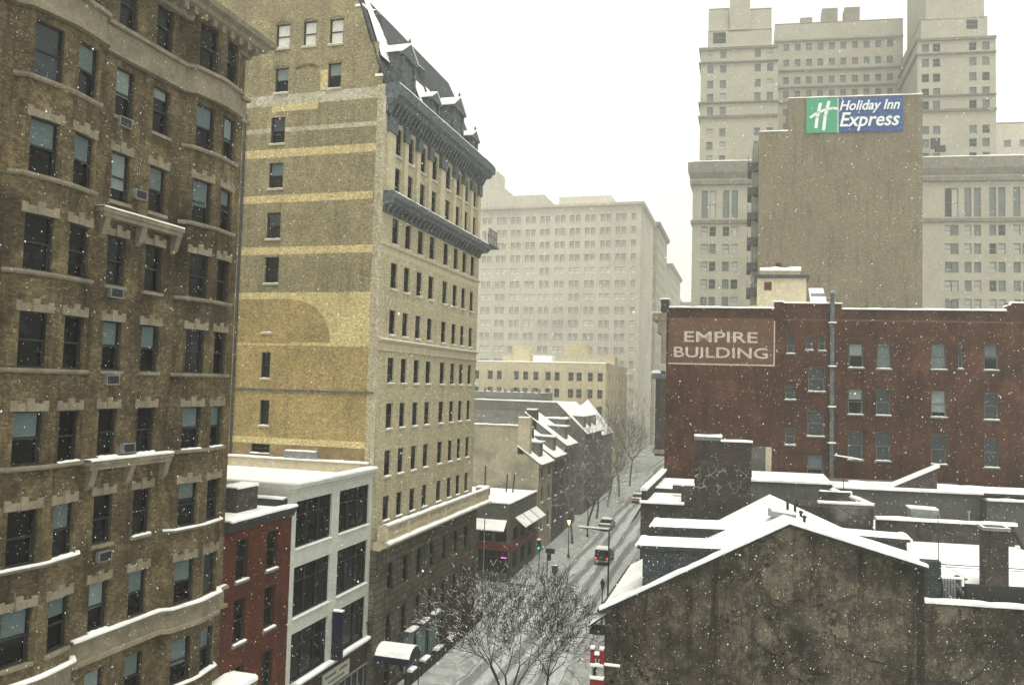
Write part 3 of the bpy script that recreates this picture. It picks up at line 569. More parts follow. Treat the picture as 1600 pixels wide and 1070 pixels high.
# flashing line, downpipe at far left and metal louvre unit
mb=MB(); mb.box(-45,-24.7,HY-.1,HY,21.1,21.22,'blue_copper'); mb.build('flashing',B)
mb=MB(); mb.box(-31.4,-28.8,HY-.35,HY,16.4,16.95,'galvanised'); mb.build('vent_housing',B); snow_cap(B,[(-31.3,HY-.18),(-28.9,HY-.18)],.3,16.95,.05)
mb=MB(); mb.box(-24.85,-24.6,HY-.06,HY,16.2,42.0,'pale_band'); mb.build('quoin',B)
mb=MB(); mb.tube((-36.0,HY-.1,14),(-36.0,HY-.1,41.5),.1,.1,'slate'); mb.build('downpipe',B)
def bigcornice(z0,z1,proj,m,nm,dent=.62,ext=.9):
    h=z1-z0; path=[(-26.0,HY),(-24.6,HY),(-24.6,71.3),(-27,71.3)]; path=[(-25.2,HY-.02),(-24.6,HY-.02),(-24.6,71.32),(-28,71.32)]
    sec=[(-.1,z0),(.12,z0),(.18,z0+h*.3),(proj*.72,z0+h*.42),(proj*.78,z0+h*.55),(proj,z0+h*.62),(proj*1.02,z0+h*.86),(proj*.9,z1-.03),(-.1,z1)]
    mb=MB(); mb.sweep(path[1:],sec,m)
    y=HY+.1
    while y<71.2: mb.extr([(-24.6,y,z0+h*.02),(-24.3,y,z0+h*.04),(-24.6+proj*.68,y,z0+h*.41),(-24.6,y,z0+h*.41)],(0,.24,0),m); y+=dent
    mb.build(nm,B)
bigcornice(40.7,42.95,1.05,'blue_copper','main_cornice'); bigcornice(33.85,35.3,.95,'blue_copper','middle_cornice',.8)
snow_cap(B,[(-23.78,HY),(-23.78,71.4)],.4,42.84,.06,name='ledge_snow',seed=31); snow_cap(B,[(-23.85,HY),(-23.85,71.4)],.25,35.2,.05,name='ledge_snow',seed=32)
rib(B,'string_course',[(-24.6,HY),(-24.6,71.3),(-25.5,71.3)],31.5,31.72,.16,'cream_stone',snow=False)
rib(B,'string_course',[(-24.6,HY),(-24.6,71.3),(-25.5,71.3)],24.75,24.97,.2,'cream_stone',seed=4,th=.04)
rib(B,'string_course',[(-24.6,HY),(-24.6,71.3),(-25.5,71.3)],24.1,24.25,.12,'cream_stone',snow=False)
for y in (51.3,53.78,56.1,58.46,61.2,64.0,66.27,68.5,70.6):
    mb=MB(); hw=.32 if y not in (61.2,51.3) else .55
    mb.box(-24.6,-24.42,y-hw,y+hw,35.3,40.0,'cream_stone'); mb.box(-24.6,-24.3,y-hw-.08,y+hw+.08,39.6,40.65,'blue_copper'); mb.build('pilaster',B)
mb=MB(); mb.box(-24.6,-23.35,72.3,72.35,0,0.1,'sooty_metal') if False else None
# balcony cage at the far end of the middle cornice
mb=MB()
for k in range(9):
    y=71.4+k*.3; mb.tube((-23.7,y,35.3),(-23.7,y,36.7),.03,.03,'slate',4)
mb.tube((-23.7,71.3,36.7),(-23.7,73.9,36.7),.04,.04,'slate',4); mb.tube((-23.7,71.3,36.0),(-23.7,73.9,36.0),.03,.03,'slate',4)
mb.box(-25,-23.5,71.3,74.0,35.1,35.25,'blue_copper','snow')
for k in range(5): mb.tube((-23.7-k*.3,73.9,35.3),(-23.7-k*.3,73.9,36.7),.03,.03,'slate',4)
mb.build('balcony_cage',B)
# balustraded balcony
mb=MB(); path=[(-24.6,50.38),(-24.6,71.6),(-26.0,71.6)]; bp=[(-25.0,HY-.04),(-24.15,HY-.04),(-24.15,73.2)]
sec=[(-.3,10.42),(.2,10.42),(.35,10.6),(.75,10.7),(.8,10.95),(-.3,10.95)]
mb.sweep([(-24.15,50.45),(-24.15,72.9)],sec,'cream_stone'); mb.build('balcony_slab',B)
mb=MB(); mb.box(-23.75,-23.5,50.5,72.9,10.95,11.1,'cream_stone'); mb.box(-23.77,-23.48,50.5,72.9,11.95,12.15,'cream_stone')
y=50.75
while y<72.8: mb.lathe((-23.62,y,11.1),[(.07,0),(.05,.1),(.1,.3),(.06,.6),(.08,.85)],'cream_stone',6); y+=.3
for y in (50.6,54.3,58,61.7,65.4,69.1,72.7): mb.box(-23.78,-23.47,y-.2,y+.2,11.1,11.95,'cream_stone')
mb.box(-24.15,-23.77,50.5,50.7,10.95,12.1,'cream_stone'); mb.build('balustrade',B)
snow_cap(B,[(-23.62,50.5),(-23.62,72.9)],.3,12.15,.12,seed=12); snow_cap(B,[(-23.4,50.45),(-23.4,72.9)],.35,10.95,.12,seed=13,name='ledge_snow')
# mansard
ms_=[(-25.0,42.95),(-25.55,44.6),(-26.0,46.0),(-26.75,48.2),(-27.8,50.6),(-29.5,52.2),(-45,52.2)]
mb=MB()
for (xa,za),(xb,zb) in zip(ms_,ms_[1:]):
    mb.face([(xa,HY+.3,za),(xa,71.0,za),(xb,71.0-(zb-42.95)*.12,zb),(xb,HY+.3,zb)],'slate')
mb.face([(x,71.0-(z-42.95)*.12,z) for x,z in ms_]+[(-45,71.0,42.95)],'slate')
for i in range(1,5): y=HY+.3+i*4.1; 
mb.build('mansard_roof',B)
mb=MB()      # parapet coping on the raked gable edge
for (xa,za),(xb,zb) in zip([(-24.75,43.0)]+ms_[1:5],ms_[1:6]): mb.slab([(xa+.2,HY-.05,za+.15),(xa+.2,HY+.45,za+.15),(xb+.2,HY+.45,zb+.15),(xb+.2,HY-.05,zb+.15)],.35,'slate')
mb.build('gable_coping',B)
mb=MB(); rs=random.Random(4)
pr=[(-25.75,45.3),(-26.0,46.15),(-26.78,48.35),(-27.6,50.3)]
for (xa,za),(xb,zb) in zip(pr,pr[1:]):
    n=4
    for i in range(n):
        t0,t1=i/n,(i+1)/n; p=lambda t,y:(xa+(xb-xa)*t+.16,y,za+(zb-za)*t+.1); w0=2.2*(1-(za+(zb-za)*t0-45)/7)+.5+rs.random()*.25; w1=2.2*(1-(za+(zb-za)*t1-45)/7)+.5
        mb.face([p(t0,HY+.9),p(t0,HY+.9+w0),p(t1,HY+.9+w1),p(t1,HY+.9)],'snow')
for (ya,yb,za,zb) in ((57.6,60.4,44.2,46.3),(60.6,61.9,43.2,46.6),(64.2,65.3,43.4,45.6),(69.6,70.4,43.4,45.4)):
    xf=lambda z:-25.0-(z-42.95)*.335+.14
    mb.build('roof_snow',B); mb=MB(); mb.face([(xf(za),ya+.5,za),(xf(za),yb,za),(xf(zb),yb-.4,zb),(xf(zb),ya,zb)],'snow')
for (yy,z) in ((HY+.05,43.35),(HY+.05,48.6)):
    mb.build('roof_snow',B); mb=MB(); x=-25.0-(z-42.95)*.335; mb.box(x-.4,x+.25,yy-.1,yy+.55,z+.12,z+.3,'snow')
mb.build('roof_snow',B)
def dormer(y,w,z0,zt,zp,xf=-24.75):
    d=MB(); xb=-27.2
    d.box(xb,xf,y-w/2,y+w/2,z0,zt,'blue_copper'); d.build('dormer',B)
    d=MB(); e=.22
    d.extr([(xf+.2,y-w/2-e,zt),(xf+.2,y+w/2+e,zt),(xf+.2,y,zp)],(-2.6,0,0),'blue_copper')
    for s_ in (-1,1):
        d.box(xf,xf+.16,y+s_*w*.42-.14,y+s_*w*.42+.14,z0,zt,'blue_copper')
    d.box(xf,xf+.26,y-w/2-.2,y+w/2+.2,zt-.25,zt-.003,'blue_copper'); d.lathe((xf+.1,y,zp-.05),[(.12,0),(.06,.12),(.12,.25),(.01,.5)],'blue_copper',6)
    d.build('pediment',B)
    put_window(B,xf+.0,y,z0+.4,math.pi/2,w*.5,zt-z0-.8,'sash',None,None)
    s=MB()
    for s_ in (-1,1):
        a=(xf+.25,y+s_*(w/2+e),zt+.05); b_=(xf+.25,y,zp+.06); c_=(-27.0,y,zp+.06); d_=(-27.0,y+s_*(w/2+e),zt+.05)
        s.slab([a,b_,c_,d_] if s_<0 else [b_,a,d_,c_],.1,'snow')
    s.build('dormer_snow',B)
dormer(54.1,2.6,43.0,46.2,47.3); dormer(64.9,2.6,43.0,46.0,47.1); dormer(59.5,1.7,43.0,44.9,45.6); dormer(69.3,1.6,43.0,44.8,45.5)
for y,z in ((53.2,49.0),(60.5,47.6)):
    mb=MB(); x=-25.0-(z-42.95)*.36; mb.box(x-1.2,x+.35,y-.5,y+.5,z-.7,z+.5,'slate'); mb.build('attic_dormer',B); snow_cap(B,[(x+.3,y),(x-1.0,y)],1.0,z+.5,.12)
mb=MB(); mb.box(-45,-25.5,71.25,71.3,-1,42.9,'front_brick'); mb.box(-24.7,-24.6,71.25,71.3,-1,42.9,'front_brick') ; mb.face([(-25.5,71.3,-1),(-24.6,71.3,-1),(-24.6,71.3,42.9),(-25.5,71.3,42.9)],'front_brick'); mb.build('rear_wall',B)
ca=thing('entrance_awning','snow topped navy entrance awning at the foot of the hotel','awning',(-23.2,51.6,0))
mb=MB(); n=8
for i in range(n):
    t0,t1=math.pi*i/n/1,math.pi*(i+1)/n; q=lambda t,x:(x,51.6-math.cos(t)*1.1,3.0+math.sin(t)*.9)
    mb.face([q(t0,-24.1),q(t0,-21.6),q(t1,-21.6),q(t1,-24.1)],'navy')
mb.face([(-21.6,51.6-math.cos(math.pi*i/n)*1.1,3.0+math.sin(math.pi*i/n)*.9) for i in range(n+1)],'navy'); mb.build('canvas',ca)
mb=MB()
for i in range(1,n-1):
    t0,t1=math.pi*i/n,math.pi*(i+1)/n; q=lambda t,x:(x,51.6-math.cos(t)*1.12,3.06+math.sin(t)*.98)
    mb.face([q(t0,-24.1),q(t0,-21.55),q(t1,-21.55),q(t1,-24.1)],'snow')
mb.build('snow_cap',ca)
mb=MB(); [mb.tube((-21.7,y,.1),(-21.7,y,3.0),.04,.04,'sooty_metal') for y in (50.55,52.65)]; mb.build('posts',ca)
fn=thing('area_railing','low dark area railing with snowy planters along the hotel base','railing',(-22.9,61,0))
mb=MB(); mb.box(-23.3,-23.15,54,71,.1,1.0,'sooty_metal')
for k in range(20): mb.box(-23.33,-23.1,54+k*.88,54.12+k*.88,.1,1.15,'sooty_metal')
mb.build('railing_panel',fn)
for k,y in enumerate((55.0,57.0,59.4,62,65)):
    pl=thing('planter','dark planter box %s, behind the low railing at the hotel base'%('topped with snow, nearest the awning' if k==0 else 'number') ,'planter',(-23.7,y,.1),'planters along the hotel base') if False else None
for k,(y,l) in enumerate(((54.6,1.0),(57.0,1.2),(59.6,1.3),(62.5,1.2))): snow_cap(fn,[(-23.25,y),(-23.25,y+l)],.35,1.12,.12,seed=k,name='snow_cap')

# ================================================================== E: gabled house in the foreground (front wall skewed like its block)
E_=thing('gabled_house','big gabled house with stained cracked rendered end wall and snow covered roof, right foreground','building',(0,46,0))
q=lambda x,y=45: sk(x,y)
rid=(2.2,14.8); eL=(-7.5,9.75); eR=(9.0,12.95)
mb=MB(); f0=[(*q(-7.5),-1),(*q(9.0),-1),(*q(9.0),eR[1]),(*q(2.2),rid[1]),(*q(-7.5),eL[1])]
mb.extr(f0,(0,.45,0),'stained_render')
mb.box(-7.5,-7.1,45.5,58.5,-1,9.7,'dark_brick')
mb.poly([q(8.6),q(9.0),(9.0,57),(8.6,57)],-1,12.9,'dark_brick'); mb.build('wall',E_)
mb=MB()
L=[(*q(-7.75,44.85),9.62),(*q(2.2,44.85),rid[1]+.16),(1.5,58.2,rid[1]+.16),(-7.75,57.0,9.62)]
Rr=[(*q(2.2,44.85),rid[1]+.161),(*q(9.15,44.85),eR[1]+.12),(9.15,52.3,eR[1]+.12),(5.6,52.0,13.95),(1.5,58.2,rid[1]+.161)]
mb.slab(L,.22,'tar_grey','snow'); mb.slab(Rr,.22,'tar_grey','snow'); mb.build('roof',E_)
snow_cap(E_,[(*q(-7.8,44.95),9.68),(*q(2.2,44.95),rid[1]+.18),(*q(9.1,44.95),eR[1]+.16)],.45,0,.14,name='verge_snow',seed=3,step=.35)
mb=MB(); mb.slab([(-8.35,44.6,8.75),(-7.4,44.6,9.5),(-7.4,45.9,9.5),(-8.35,45.9,8.75)],.12,'sooty_metal','snow'); mb.box(-8.3,-7.5,44.7,45.8,8.3,8.55,'sooty_metal'); mb.build('eave_return',E_)
mb=MB(); mb.tube((-7.85,45,9.5),(-7.85,57,9.5),.09,.09,'sooty_metal'); mb.build('gutter',E_)
def shed_dormer(ya,yb,z,x0,name='dormer'):
    xs=2.2-(rid[1]+.16-z)/.52
    Y=lambda x,y:y+SK*(x+7.5); d=MB(); d.extr([(x0,Y(x0,ya+.15),9.7+(x0+7.5)*.50),(x0,Y(x0,ya+.15),z-.15),(xs,Y(xs,ya+.15),z-.15)],(0,yb-ya-.3,0),'shingle'); o=d.build(name,E_)
    s=MB(); s.slab([(x0-.3,Y(x0,ya-.02),z+.02),(xs+.5,Y(xs+.5,ya-.02),z+.10),(xs+.5,Y(xs+.5,yb+.05),z+.10),(x0-.3,Y(x0,yb+.05),z+.02)],.2,'tar_grey','snow'); s.build('roof',E_,o)
    put_window(E_,x0,Y(x0,(ya+yb)/2),11.2,-math.pi/2,1.1,1.5,'sash',None,'thin')
    snow_cap(E_,[(x0-.25,Y(x0,ya)),(x0-.25,Y(x0,yb))],.25,z,.09,.0,par=o,seed=int(ya*3))
shed_dormer(45.3,48.3,13.2,-5.55); shed_dormer(51.5,55.0,13.25,-5.5)
# right-hand dormer
d=MB(); d.extr([(8.75,50.5,12.9),(8.75,50.5,13.75),(5.2,50.5,13.75)],(0,2.2,0),'dark_brick'); d.box(8.2,8.75,50.52,52.7,12,13.74,'dark_brick'); do=d.build('dormer',E_)
s=MB(); s.slab([(4.8,50.3,13.9),(8.9,50.3,13.85),(8.9,52.6,13.85),(4.8,52.6,13.9)],.16,'tar_grey','snow'); s.build('roof',E_,do); snow_cap(E_,[(8.8,50.3),(8.8,52.6)],.3,13.8,.15,par=do)
# hatch and vents
m_=MB(); m_.slab([(1.2,48.9,15.15),(2.75,49.2,14.95),(2.75,50.2,14.95),(1.2,49.9,15.15)],.3,'galvanised'); o=m_.build('roof_hatch',E_); snow_cap(E_,[(1.3,49.4,15.17),(2.7,49.7,14.97)],.8,15.1,.08,par=o)
for x,y,z,h in ((2.35,51,14.7,.8),(2.75,50.6,14.6,.75),(3.1,50.9,14.5,.35),(3.15,48.7,14.3,.6)):
    m_=MB(); m_.lathe((x,y,z),[(.08,0),(.08,h)],'sooty_metal',8); m_.lathe((x,y,z+h),[(.13,0),(.13,.1),(.02,.16)],'sooty_metal',8); m_.build('vent_pipe',E_)

# ---- right neighbour: low flat roof, parapet, chimney stack
H_=thing('flat_roofed_house','low stained house with snow covered flat roof and dark chimney stack, right foreground','building',(14,50,0))
mb=MB(); mb.poly([q(9.0),q(26),q(26,45.4),q(9.0,45.4)],-1,11.25,'stained_render'); mb.build('wall',H_)
snow_cap(H_,[q(8.95,45.15),q(26,45.15)],.42,11.25,.16,seed=6,step=.4)
mb=MB(); mb.slab([(9.0,48.4,11.85),(26,50.4,11.85),(26,59.5,12.7),(8.0,57.2,12.7)],.5,'tar_grey','snow'); mb.build('roof',H_)
mb=MB(); mb.poly([q(11.2,45.9),q(26,45.9),q(26,46.3),q(11.2,46.3)],10.9,12.05,'sooty_metal'); mb.build('inner_parapet',H_)
mb=MB(); mb.poly([q(12.15,46.0),q(13.3,46.0),q(13.3,47.1),q(12.15,47.1)],10.9,14.95,'dark_brick'); o=mb.build('chimney',H_)
m_=MB()
for a,b_,c_,d_ in ((12.05,13.4,45.9,46.08),(12.05,13.4,47.0,47.18),(12.05,12.2,46.08,47.0),(13.25,13.4,46.08,47.0)): m_.skbox(a,b_,c_,d_,14.95,15.12,'concrete','snow')
m_.build('chimney_cap',H_,o)
mb=MB(); mb.skbox(9.0,9.95,45.7,46.4,11.2,13.2,'shingle') ; mb.build('stair_head',H_)
mb=MB(); a=q(9.6,46.2)
for k in range(9): x=9.95+k*.14; mb.tube((*q(x,45.6),11.3),(*q(x,45.6),12.45),.018,.018,'sooty_metal',4)
mb.tube((*q(9.9,45.6),12.45),(*q(11.2,45.6),12.4),.04,.04,'sooty_metal',4); mb.tube((*q(9.2,47.5),12.75),(*q(16,47.5),12.75),.03,.03,'sooty_metal',4); mb.tube((*q(9.2,47.5),12.62),(*q(16,47.5),12.62),.02,.02,'sooty_metal',4); mb.build('railing',H_)
snow_cap(H_,[q(9.9,45.6),q(11.0,45.6)],.12,12.46,.06,name='railing_snow')
ah=thing('rooftop_air_handler','grey ducted air handling unit behind the railing on the flat snowy roof','air unit',(*q(10.6,46.2),11.5))
mb=MB(); mb.skbox(10.1,10.75,45.95,46.6,11.3,12.2,'galvanised'); mb.build('casing',ah); mb=MB(); mb.tube((*q(10.75,46.2),12.0),(*q(11.2,46.2),11.4),.12,.12,'galvanised',8); mb.lathe((*q(10.9,46.5),11.3),[(.2,0),(.2,.95),(.12,1.1)],'slate',8); mb.build('duct',ah)
an=thing('roof_aerial','thin tall wire aerial standing above the railing on the flat roof','aerial',(*q(9.9,47),11.5))
mb=MB(); mb.tube((*q(9.9,46),11.5),(*q(9.85,46),15.7),.03,.02,'sooty_metal',4); mb.build('mast',an); mb=MB(); mb.tube((*q(9.6,46),15.1),(*q(10.15,46),15.1),.015,.015,'sooty_metal',4); mb.tube((*q(9.75,46),14.7),(*q(10.05,46),14.7),.015,.015,'sooty_metal',4); mb.tube((*q(9.9,46),13.2),(*q(11.2,45.8),12.4),.012,.012,'sooty_metal',3); mb.build('wire',an)
mb=MB(); cr=[(9.02,7.25),(9.6,7.12),(10.1,7.3),(10.7,7.2),(11.2,7.45),(11.7,7.8),(12.0,8.35),(12.45,9.1)]
rs=random.Random(2)
for (a,za),(b_,zb) in zip(cr,cr[1:]):
    for k in range(4):
        t0,t1=k/4,(k+1)/4; w0=.05+.05*rs.random(); X0=a+(b_-a)*t0; X1=a+(b_-a)*t1; Z0=za+(zb-za)*t0; Z1=za+(zb-za)*t1+rs.uniform(-.03,.03)
        mb.extr([(*q(X0,44.985),Z0-w0),(*q(X1,44.985),Z1-w0),(*q(X1,44.985),Z1+w0),(*q(X0,44.985),Z0+w0)],(0,.03,0),'sooty_metal')
mb.build('wall_crack',H_)
mb=MB(); cr=[(4.6,8.75),(5.2,8.5),(5.7,8.36),(6.3,8.0),(6.9,7.95),(7.5,7.7),(8.2,7.35),(8.97,7.27)]
for (a,za),(b_,zb) in zip(cr,cr[1:]):
    for k in range(4):
        t0,t1=k/4,(k+1)/4; w0=.03+.05*rs.random(); X0=a+(b_-a)*t0; X1=a+(b_-a)*t1; Z0=za+(zb-za)*t0; Z1=za+(zb-za)*t1+rs.uniform(-.03,.03)
        mb.extr([(*q(X0,44.985),Z0-w0),(*q(X1,44.985),Z1-w0),(*q(X1,44.985),Z1+w0),(*q(X0,44.985),Z0+w0)],(0,.03,0),'sooty_metal')
mb.build('wall_crack',E_)
# ---- second parapet wall (dark) with roof hatch
G2=thing('dark_walled_house','dark brick house with long snowy parapet behind the flat snow roof','building',(14,57,0))
mb=MB(); mb.poly([q(8.05,55),q(16.2,55),q(16.2,55.4),q(8.05,55.4)],-1,14.0,'dark_brick'); mb.poly([q(8.05,55.4),q(16.2,55.4),q(16.2,62),q(8.05,62)],-1,12.5,'dark_brick'); mb.build('wall',G2)
mb=MB(); mb.poly([q(8.3,55.4),q(15.9,55.4),q(15.9,62),q(8.3,62)],12.5,12.9,'tar_grey','snow'); mb.build('roof',G2); snow_cap(G2,[q(8.0,55.1),q(16.3,55.1)],.45,14.0,.14,seed=8)
mb=MB(); a,b_=10.3,12.0; mb.extr([(*q(a,56),12.9),(*q(b_+.4,56),12.9),(*q(b_,56),14.55),(*q(a,56),14.6)],(0,1.2,0),'galvanised'); o=mb.build('skylight',G2)
s=MB(); s.slab([(*q(a-.1,56),14.7),(*q(b_,56),14.64),(*q(b_,57.2),14.64),(*q(a-.1,57.2),14.7)],.1,'snow'); s.build('snow_cap',G2,o)
mb=MB(); mb.lathe((*q(13.6,55.2),14.0),[(.05,0),(.05,.6),(.1,.62),(.1,.75)],'galvanised',8); mb.build('vent_pipe',G2)
mb=MB(); mb.tube((*q(16.2,55),13.6),(*q(17.0,54),11.5),.12,.12,'sooty_metal'); mb.build('downpipe',G2)
# ---- long grey wall building
G=thing('grey_walled_building','low grey rendered building with long snow capped roofline in front of dark red building','building',(10,68,0))
mb=MB(); mb.poly([q(.3,66),q(6.4,66),q(6.4,74),q(.3,74)],-1,14.75,'grey_stucco'); mb.poly([q(6.4,66.05),q(17.1,66.05),q(17.1,74),q(6.4,74)],-1,14.6,'grey_stucco'); mb.poly([q(17.1,64.5),q(30,64.5),q(30,74),q(17.1,74)],-1,14.35,'grey_stucco'); mb.build('wall',G)
mb=MB(); mb.poly([q(.4,66.1),q(6.4,66.1),q(6.4,73.6),q(.4,73.6)],14.6,14.95,'tar_grey','snow'); mb.poly([q(6.4,66.2),q(30,66.2),q(30,70),q(6.4,70)],14.5,14.72,'tar_grey','snow'); mb.build('roof',G)
snow_cap(G,[q(.3,66.1),q(6.5,66.1)],.4,14.9,.16,seed=2); snow_cap(G,[q(6.4,66.1),q(17.2,66.1)],.4,14.66,.14,seed=3); snow_cap(G,[q(17.1,64.6),q(30,64.6)],.4,14.4,.14,seed=4); snow_cap(G,[q(8,69.6),q(30,69.6)],.4,14.78,.1,seed=5)
mb=MB(); mb.extr([(*q(11.0,67.5),14.7),(*q(14.3,67.5),14.7),(*q(14.3,67.5),16.35)],(0,1.0,0),'dark_brick'); o=mb.build('stair_hood',G)
s=MB(); s.slab([(*q(10.9,67.4),14.85),(*q(14.5,67.4),16.6),(*q(14.5,68.7),16.6),(*q(10.9,68.7),14.85)],.18,'snow'); s.build('snow_cap',G,o)
mb=MB(); mb.poly([q(3.5,58.6),q(7.0,58.6),q(8.4,58.6),q(5.2,62),q(3.5,62)],-1,14.1,'dark_brick'); mb.poly([q(5.1,61.2),q(7.2,61.2),q(7.2,62.0),q(5.1,62.0)],13,14.85,'dark_brick'); mb.build('rear_wing',G)
snow_cap(G,[q(5.1,61.5),q(7.3,61.5)],.4,14.78,.12,seed=6); snow_cap(G,[q(4.8,59.4),q(8.5,59.4)],.4,14.3,.14,seed=7); snow_cap(G,[(*q(8.3,59.5),14.3),(*q(6.2,63.4),14.75)],.4,14.3,.14,seed=8)
mb=MB(); mb.tube((*q(6.8,62),14.6),(*q(6.8,62),16.3),.03,.03,'sooty_metal',5); mb.build('vent_pipe',G)
# ---- chimney block house with street parapet
Fh=thing('parapet_house','brick rowhouse with snowy parapet and big dark brick chimney block beside the street','building',(-4,64,0))
mb=MB(); mb.poly([q(-7.5,60),q(-4.4,60),q(-4.4,60.35),(-7.5,60.35)],-1,13.55,'dark_brick'); mb.box(-7.5,-7.15,60.3,76,-1,14.5,'dark_brick'); mb.poly([q(-4.45,59.95),q(.3,59.95),q(.3,61),q(-4.45,61)],-1,14.55,'dark_brick'); mb.build('wall',Fh)
mb=MB(); mb.poly([q(-7.15,60.3),q(.3,61),q(.3,66),(-7.15,66)],13.2,13.6,'tar_grey','snow'); mb.poly([(-7.15,66.01),(.3,66.9),(.3,74.8),(-7.15,74)],13.2,13.95,'tar_grey','snow'); mb.build('roof',Fh)
snow_cap(Fh,[q(-7.6,60.05),q(-4.4,60.05)],.45,13.6,.14,seed=1); snow_cap(Fh,[(-7.33,59.9),(-7.33,75.5)],.42,14.5,.16,seed=2)
mb=MB(); mb.box(-4.6,-3.7,60.3,62.2,13.5,14.95,'dark_brick'); mb.build('flue_stack',Fh); mb=MB(); mb.box(-5.6,-3.7,64.5,64.9,13.9,14.5,'dark_brick'); mb.build('flue_stack',Fh); snow_cap(Fh,[q(-4.65,60.3),q(-3.7,60.3)],.6,14.95,.2,seed=5); snow_cap(Fh,[(-5.6,64.7),(-3.7,64.7)],.4,14.5,.12,seed=6)
mb=MB(); mb.poly([q(-3.7,60),q(.3,60),q(.3,62.2),q(-3.7,62.2)],10,18.3,'cracked_brick'); o=mb.build('chimney_block',Fh); snow_cap(Fh,[q(-1.9,60.2),q(.35,60.2)],.5,18.3,.12,par=o); mb=MB(); mb.poly([q(-3.75,60),q(-1.85,60),q(-1.85,61.8),q(-3.75,61.8)],18.3,18.6,'concrete','snow'); mb.build('chimney_pot_base',Fh,o); snow_cap(Fh,[q(-3.75,60.3),q(-1.8,60.3)],.8,18.6,.12,par=o,seed=4)
mb=MB(); mb.slab([(-8.1,59.6,12.2),(-7.4,59.6,13.4),(-7.4,62,13.4),(-8.1,62,12.2)],.1,'tar_grey','snow'); mb.build('eave_return',Fh)

# ================================================================== EMPIRE building
EM=thing('red_brick_block','long dark red brick building with faded painted wall lettering and snowy parapet','building',(7,77,0))
U=lambda x:(x+7.3)*math.sqrt(1+SK*SK)
def ew(x0,x1,z0,z1,bl=None,kind='light',sill='brick'): return (U(x0),U(x1),z0,z1,kind,bl,sill)
ww=[ew(8.6,9.85,24.35,26.45,(.5,'blind_pale')),ew(10.95,12.13,24.3,26.45,(.98,'blind')),ew(15.4,16.65,24.35,26.55,(.98,'blind')),ew(17.58,17.98,24.45,26.6,'dim'),ew(19.65,20.8,24.4,26.5,(.45,'blind')),
 ew(8.55,9.8,20.2,22.38,(.4,'blind_pale')),ew(10.9,12.1,20.2,22.45,'dim'),ew(15.4,16.65,20.2,22.45,(.85,'blind_pale')),ew(19.65,20.8,20.1,22.4,'dim'),
 ew(8.55,9.8,16.2,18.7,'dim'),ew(10.9,12.1,16.2,18.7,'dim'),ew(15.4,16.65,16.1,18.6,'dim'),ew(19.65,20.8,16.0,18.5,'dim'),
 ew(3.33,4.03,25.5,26.9,'dim'),ew(4.95,5.56,25.85,27.0,'dim'),ew(6.05,6.66,25.8,27.0,'dim'),ew(5.2,6.6,22.15,24.35,(.97,'dim_glass')),ew(5.15,6.55,18.15,20.35,'dim'),ew(5.15,6.55,14.3,16.4,(.6,'blind')),
 ew(3.23,4.12,21.35,22.5,'dim'),ew(3.25,4.12,17.3,18.75,'dim'),ew(3.25,4.12,13.6,14.9,'dim')]
ptE=[(-7.3,75.02),sk(30,75)]
facade(EM,'wall',ptE,-1,29.55,ww,'empire_brick',regions=[(U(-7.1),U(2.3),24.4,28.5,'sign_field'),(U(-7.1),U(2.3),24.28,24.40,'faded_paint'),(U(2.2),U(2.3),24.4,28.5,'faded_paint'),(U(-7.3),U(30),28.45,28.6,'sign_field'),(U(.3),U(2.0),12,17,'grey_stucco'),(U(1.6),U(2.1),12,17,'cream_stone'),(U(-3.7),U(-3.4),12,16.5,'cream_stone')])
mb=MB(); mb.face([(-7.3,75.02,-1),(-7.3,75.02,29.55),(-7.3,100,29.55),(-7.3,100,-1)],'empire_brick'); mb.build('street_wall',EM)
mb=MB(); mb.poly([(-7.2,75.3),sk(30,75.3),(30,100),(-7.2,100)],28.9,29.3,'tar_grey','snow'); mb.build('roof',EM)
ang=math.atan(SK)
for body,x,z,wd,ht in (('EMPIRE',-5.7,26.36,6.55,.98),('BUILDING',-6.6,24.93,8.35,.98)):
    p=sk(x,75); put_text(EM,None,body,p[0],p[1]-.012,z,ang,wd,ht,.01,'faded_paint',bold=.012,name='painted_lettering')
pr=[(-7.25,29.55),(2.2,29.55)]
snow_cap(EM,[sk(-7.3,75.1),sk(2.2,75.1)],.4,29.55,.12,seed=1)
mb=MB(); mb.poly([sk(2.2,74.9),sk(2.95,74.9),sk(2.95,75.6),sk(2.2,75.6)],28.4,30.15,'empire_brick'); mb.build('raised_parapet',EM); mb=MB(); mb.poly([sk(2.95,74.98),sk(7.95,74.98),sk(7.95,75.4),sk(2.95,75.4)],28.6,30.05,'empire_brick'); mb.build('raised_parapet',EM); mb=MB(); mb.poly([sk(21.4,74.95),sk(30,74.95),sk(30,75.5),sk(21.4,75.5)],28.6,30.2,'empire_brick'); mb.build('raised_parapet',EM)
snow_cap(EM,[sk(2.15,75.2),sk(3.0,75.2)],.6,30.15,.12); snow_cap(EM,[sk(3.0,75.15),sk(8.0,75.15)],.35,30.05,.1,seed=2); snow_cap(EM,[sk(8.0,75.1),sk(21.4,75.1)],.35,29.55,.12,seed=3); snow_cap(EM,[(*sk(21.3,75.2),29.9),(*sk(21.9,75.2),30.25),(*sk(30,75.2),30.25)],.4,30.2,.1,seed=5)
mb=MB(); mb.poly([sk(7.0,74.75),sk(7.35,74.75),sk(7.35,75.0),sk(7.0,75.0)],14.5,30.9,'blue_copper'); o=mb.build('flue_duct',EM)
for z in (28.3,24.4,20.8,17.6): snow_cap(EM,[sk(6.85,74.72),sk(7.5,74.72)],.3,z,.07,name='bracket_snow',par=o)
mb=MB(); mb.lathe((*sk(7.17,74.9),30.9),[(.3,0),(.32,.12),(.05,.3)],'galvanised',8); mb.build('flue_cap',EM,o)
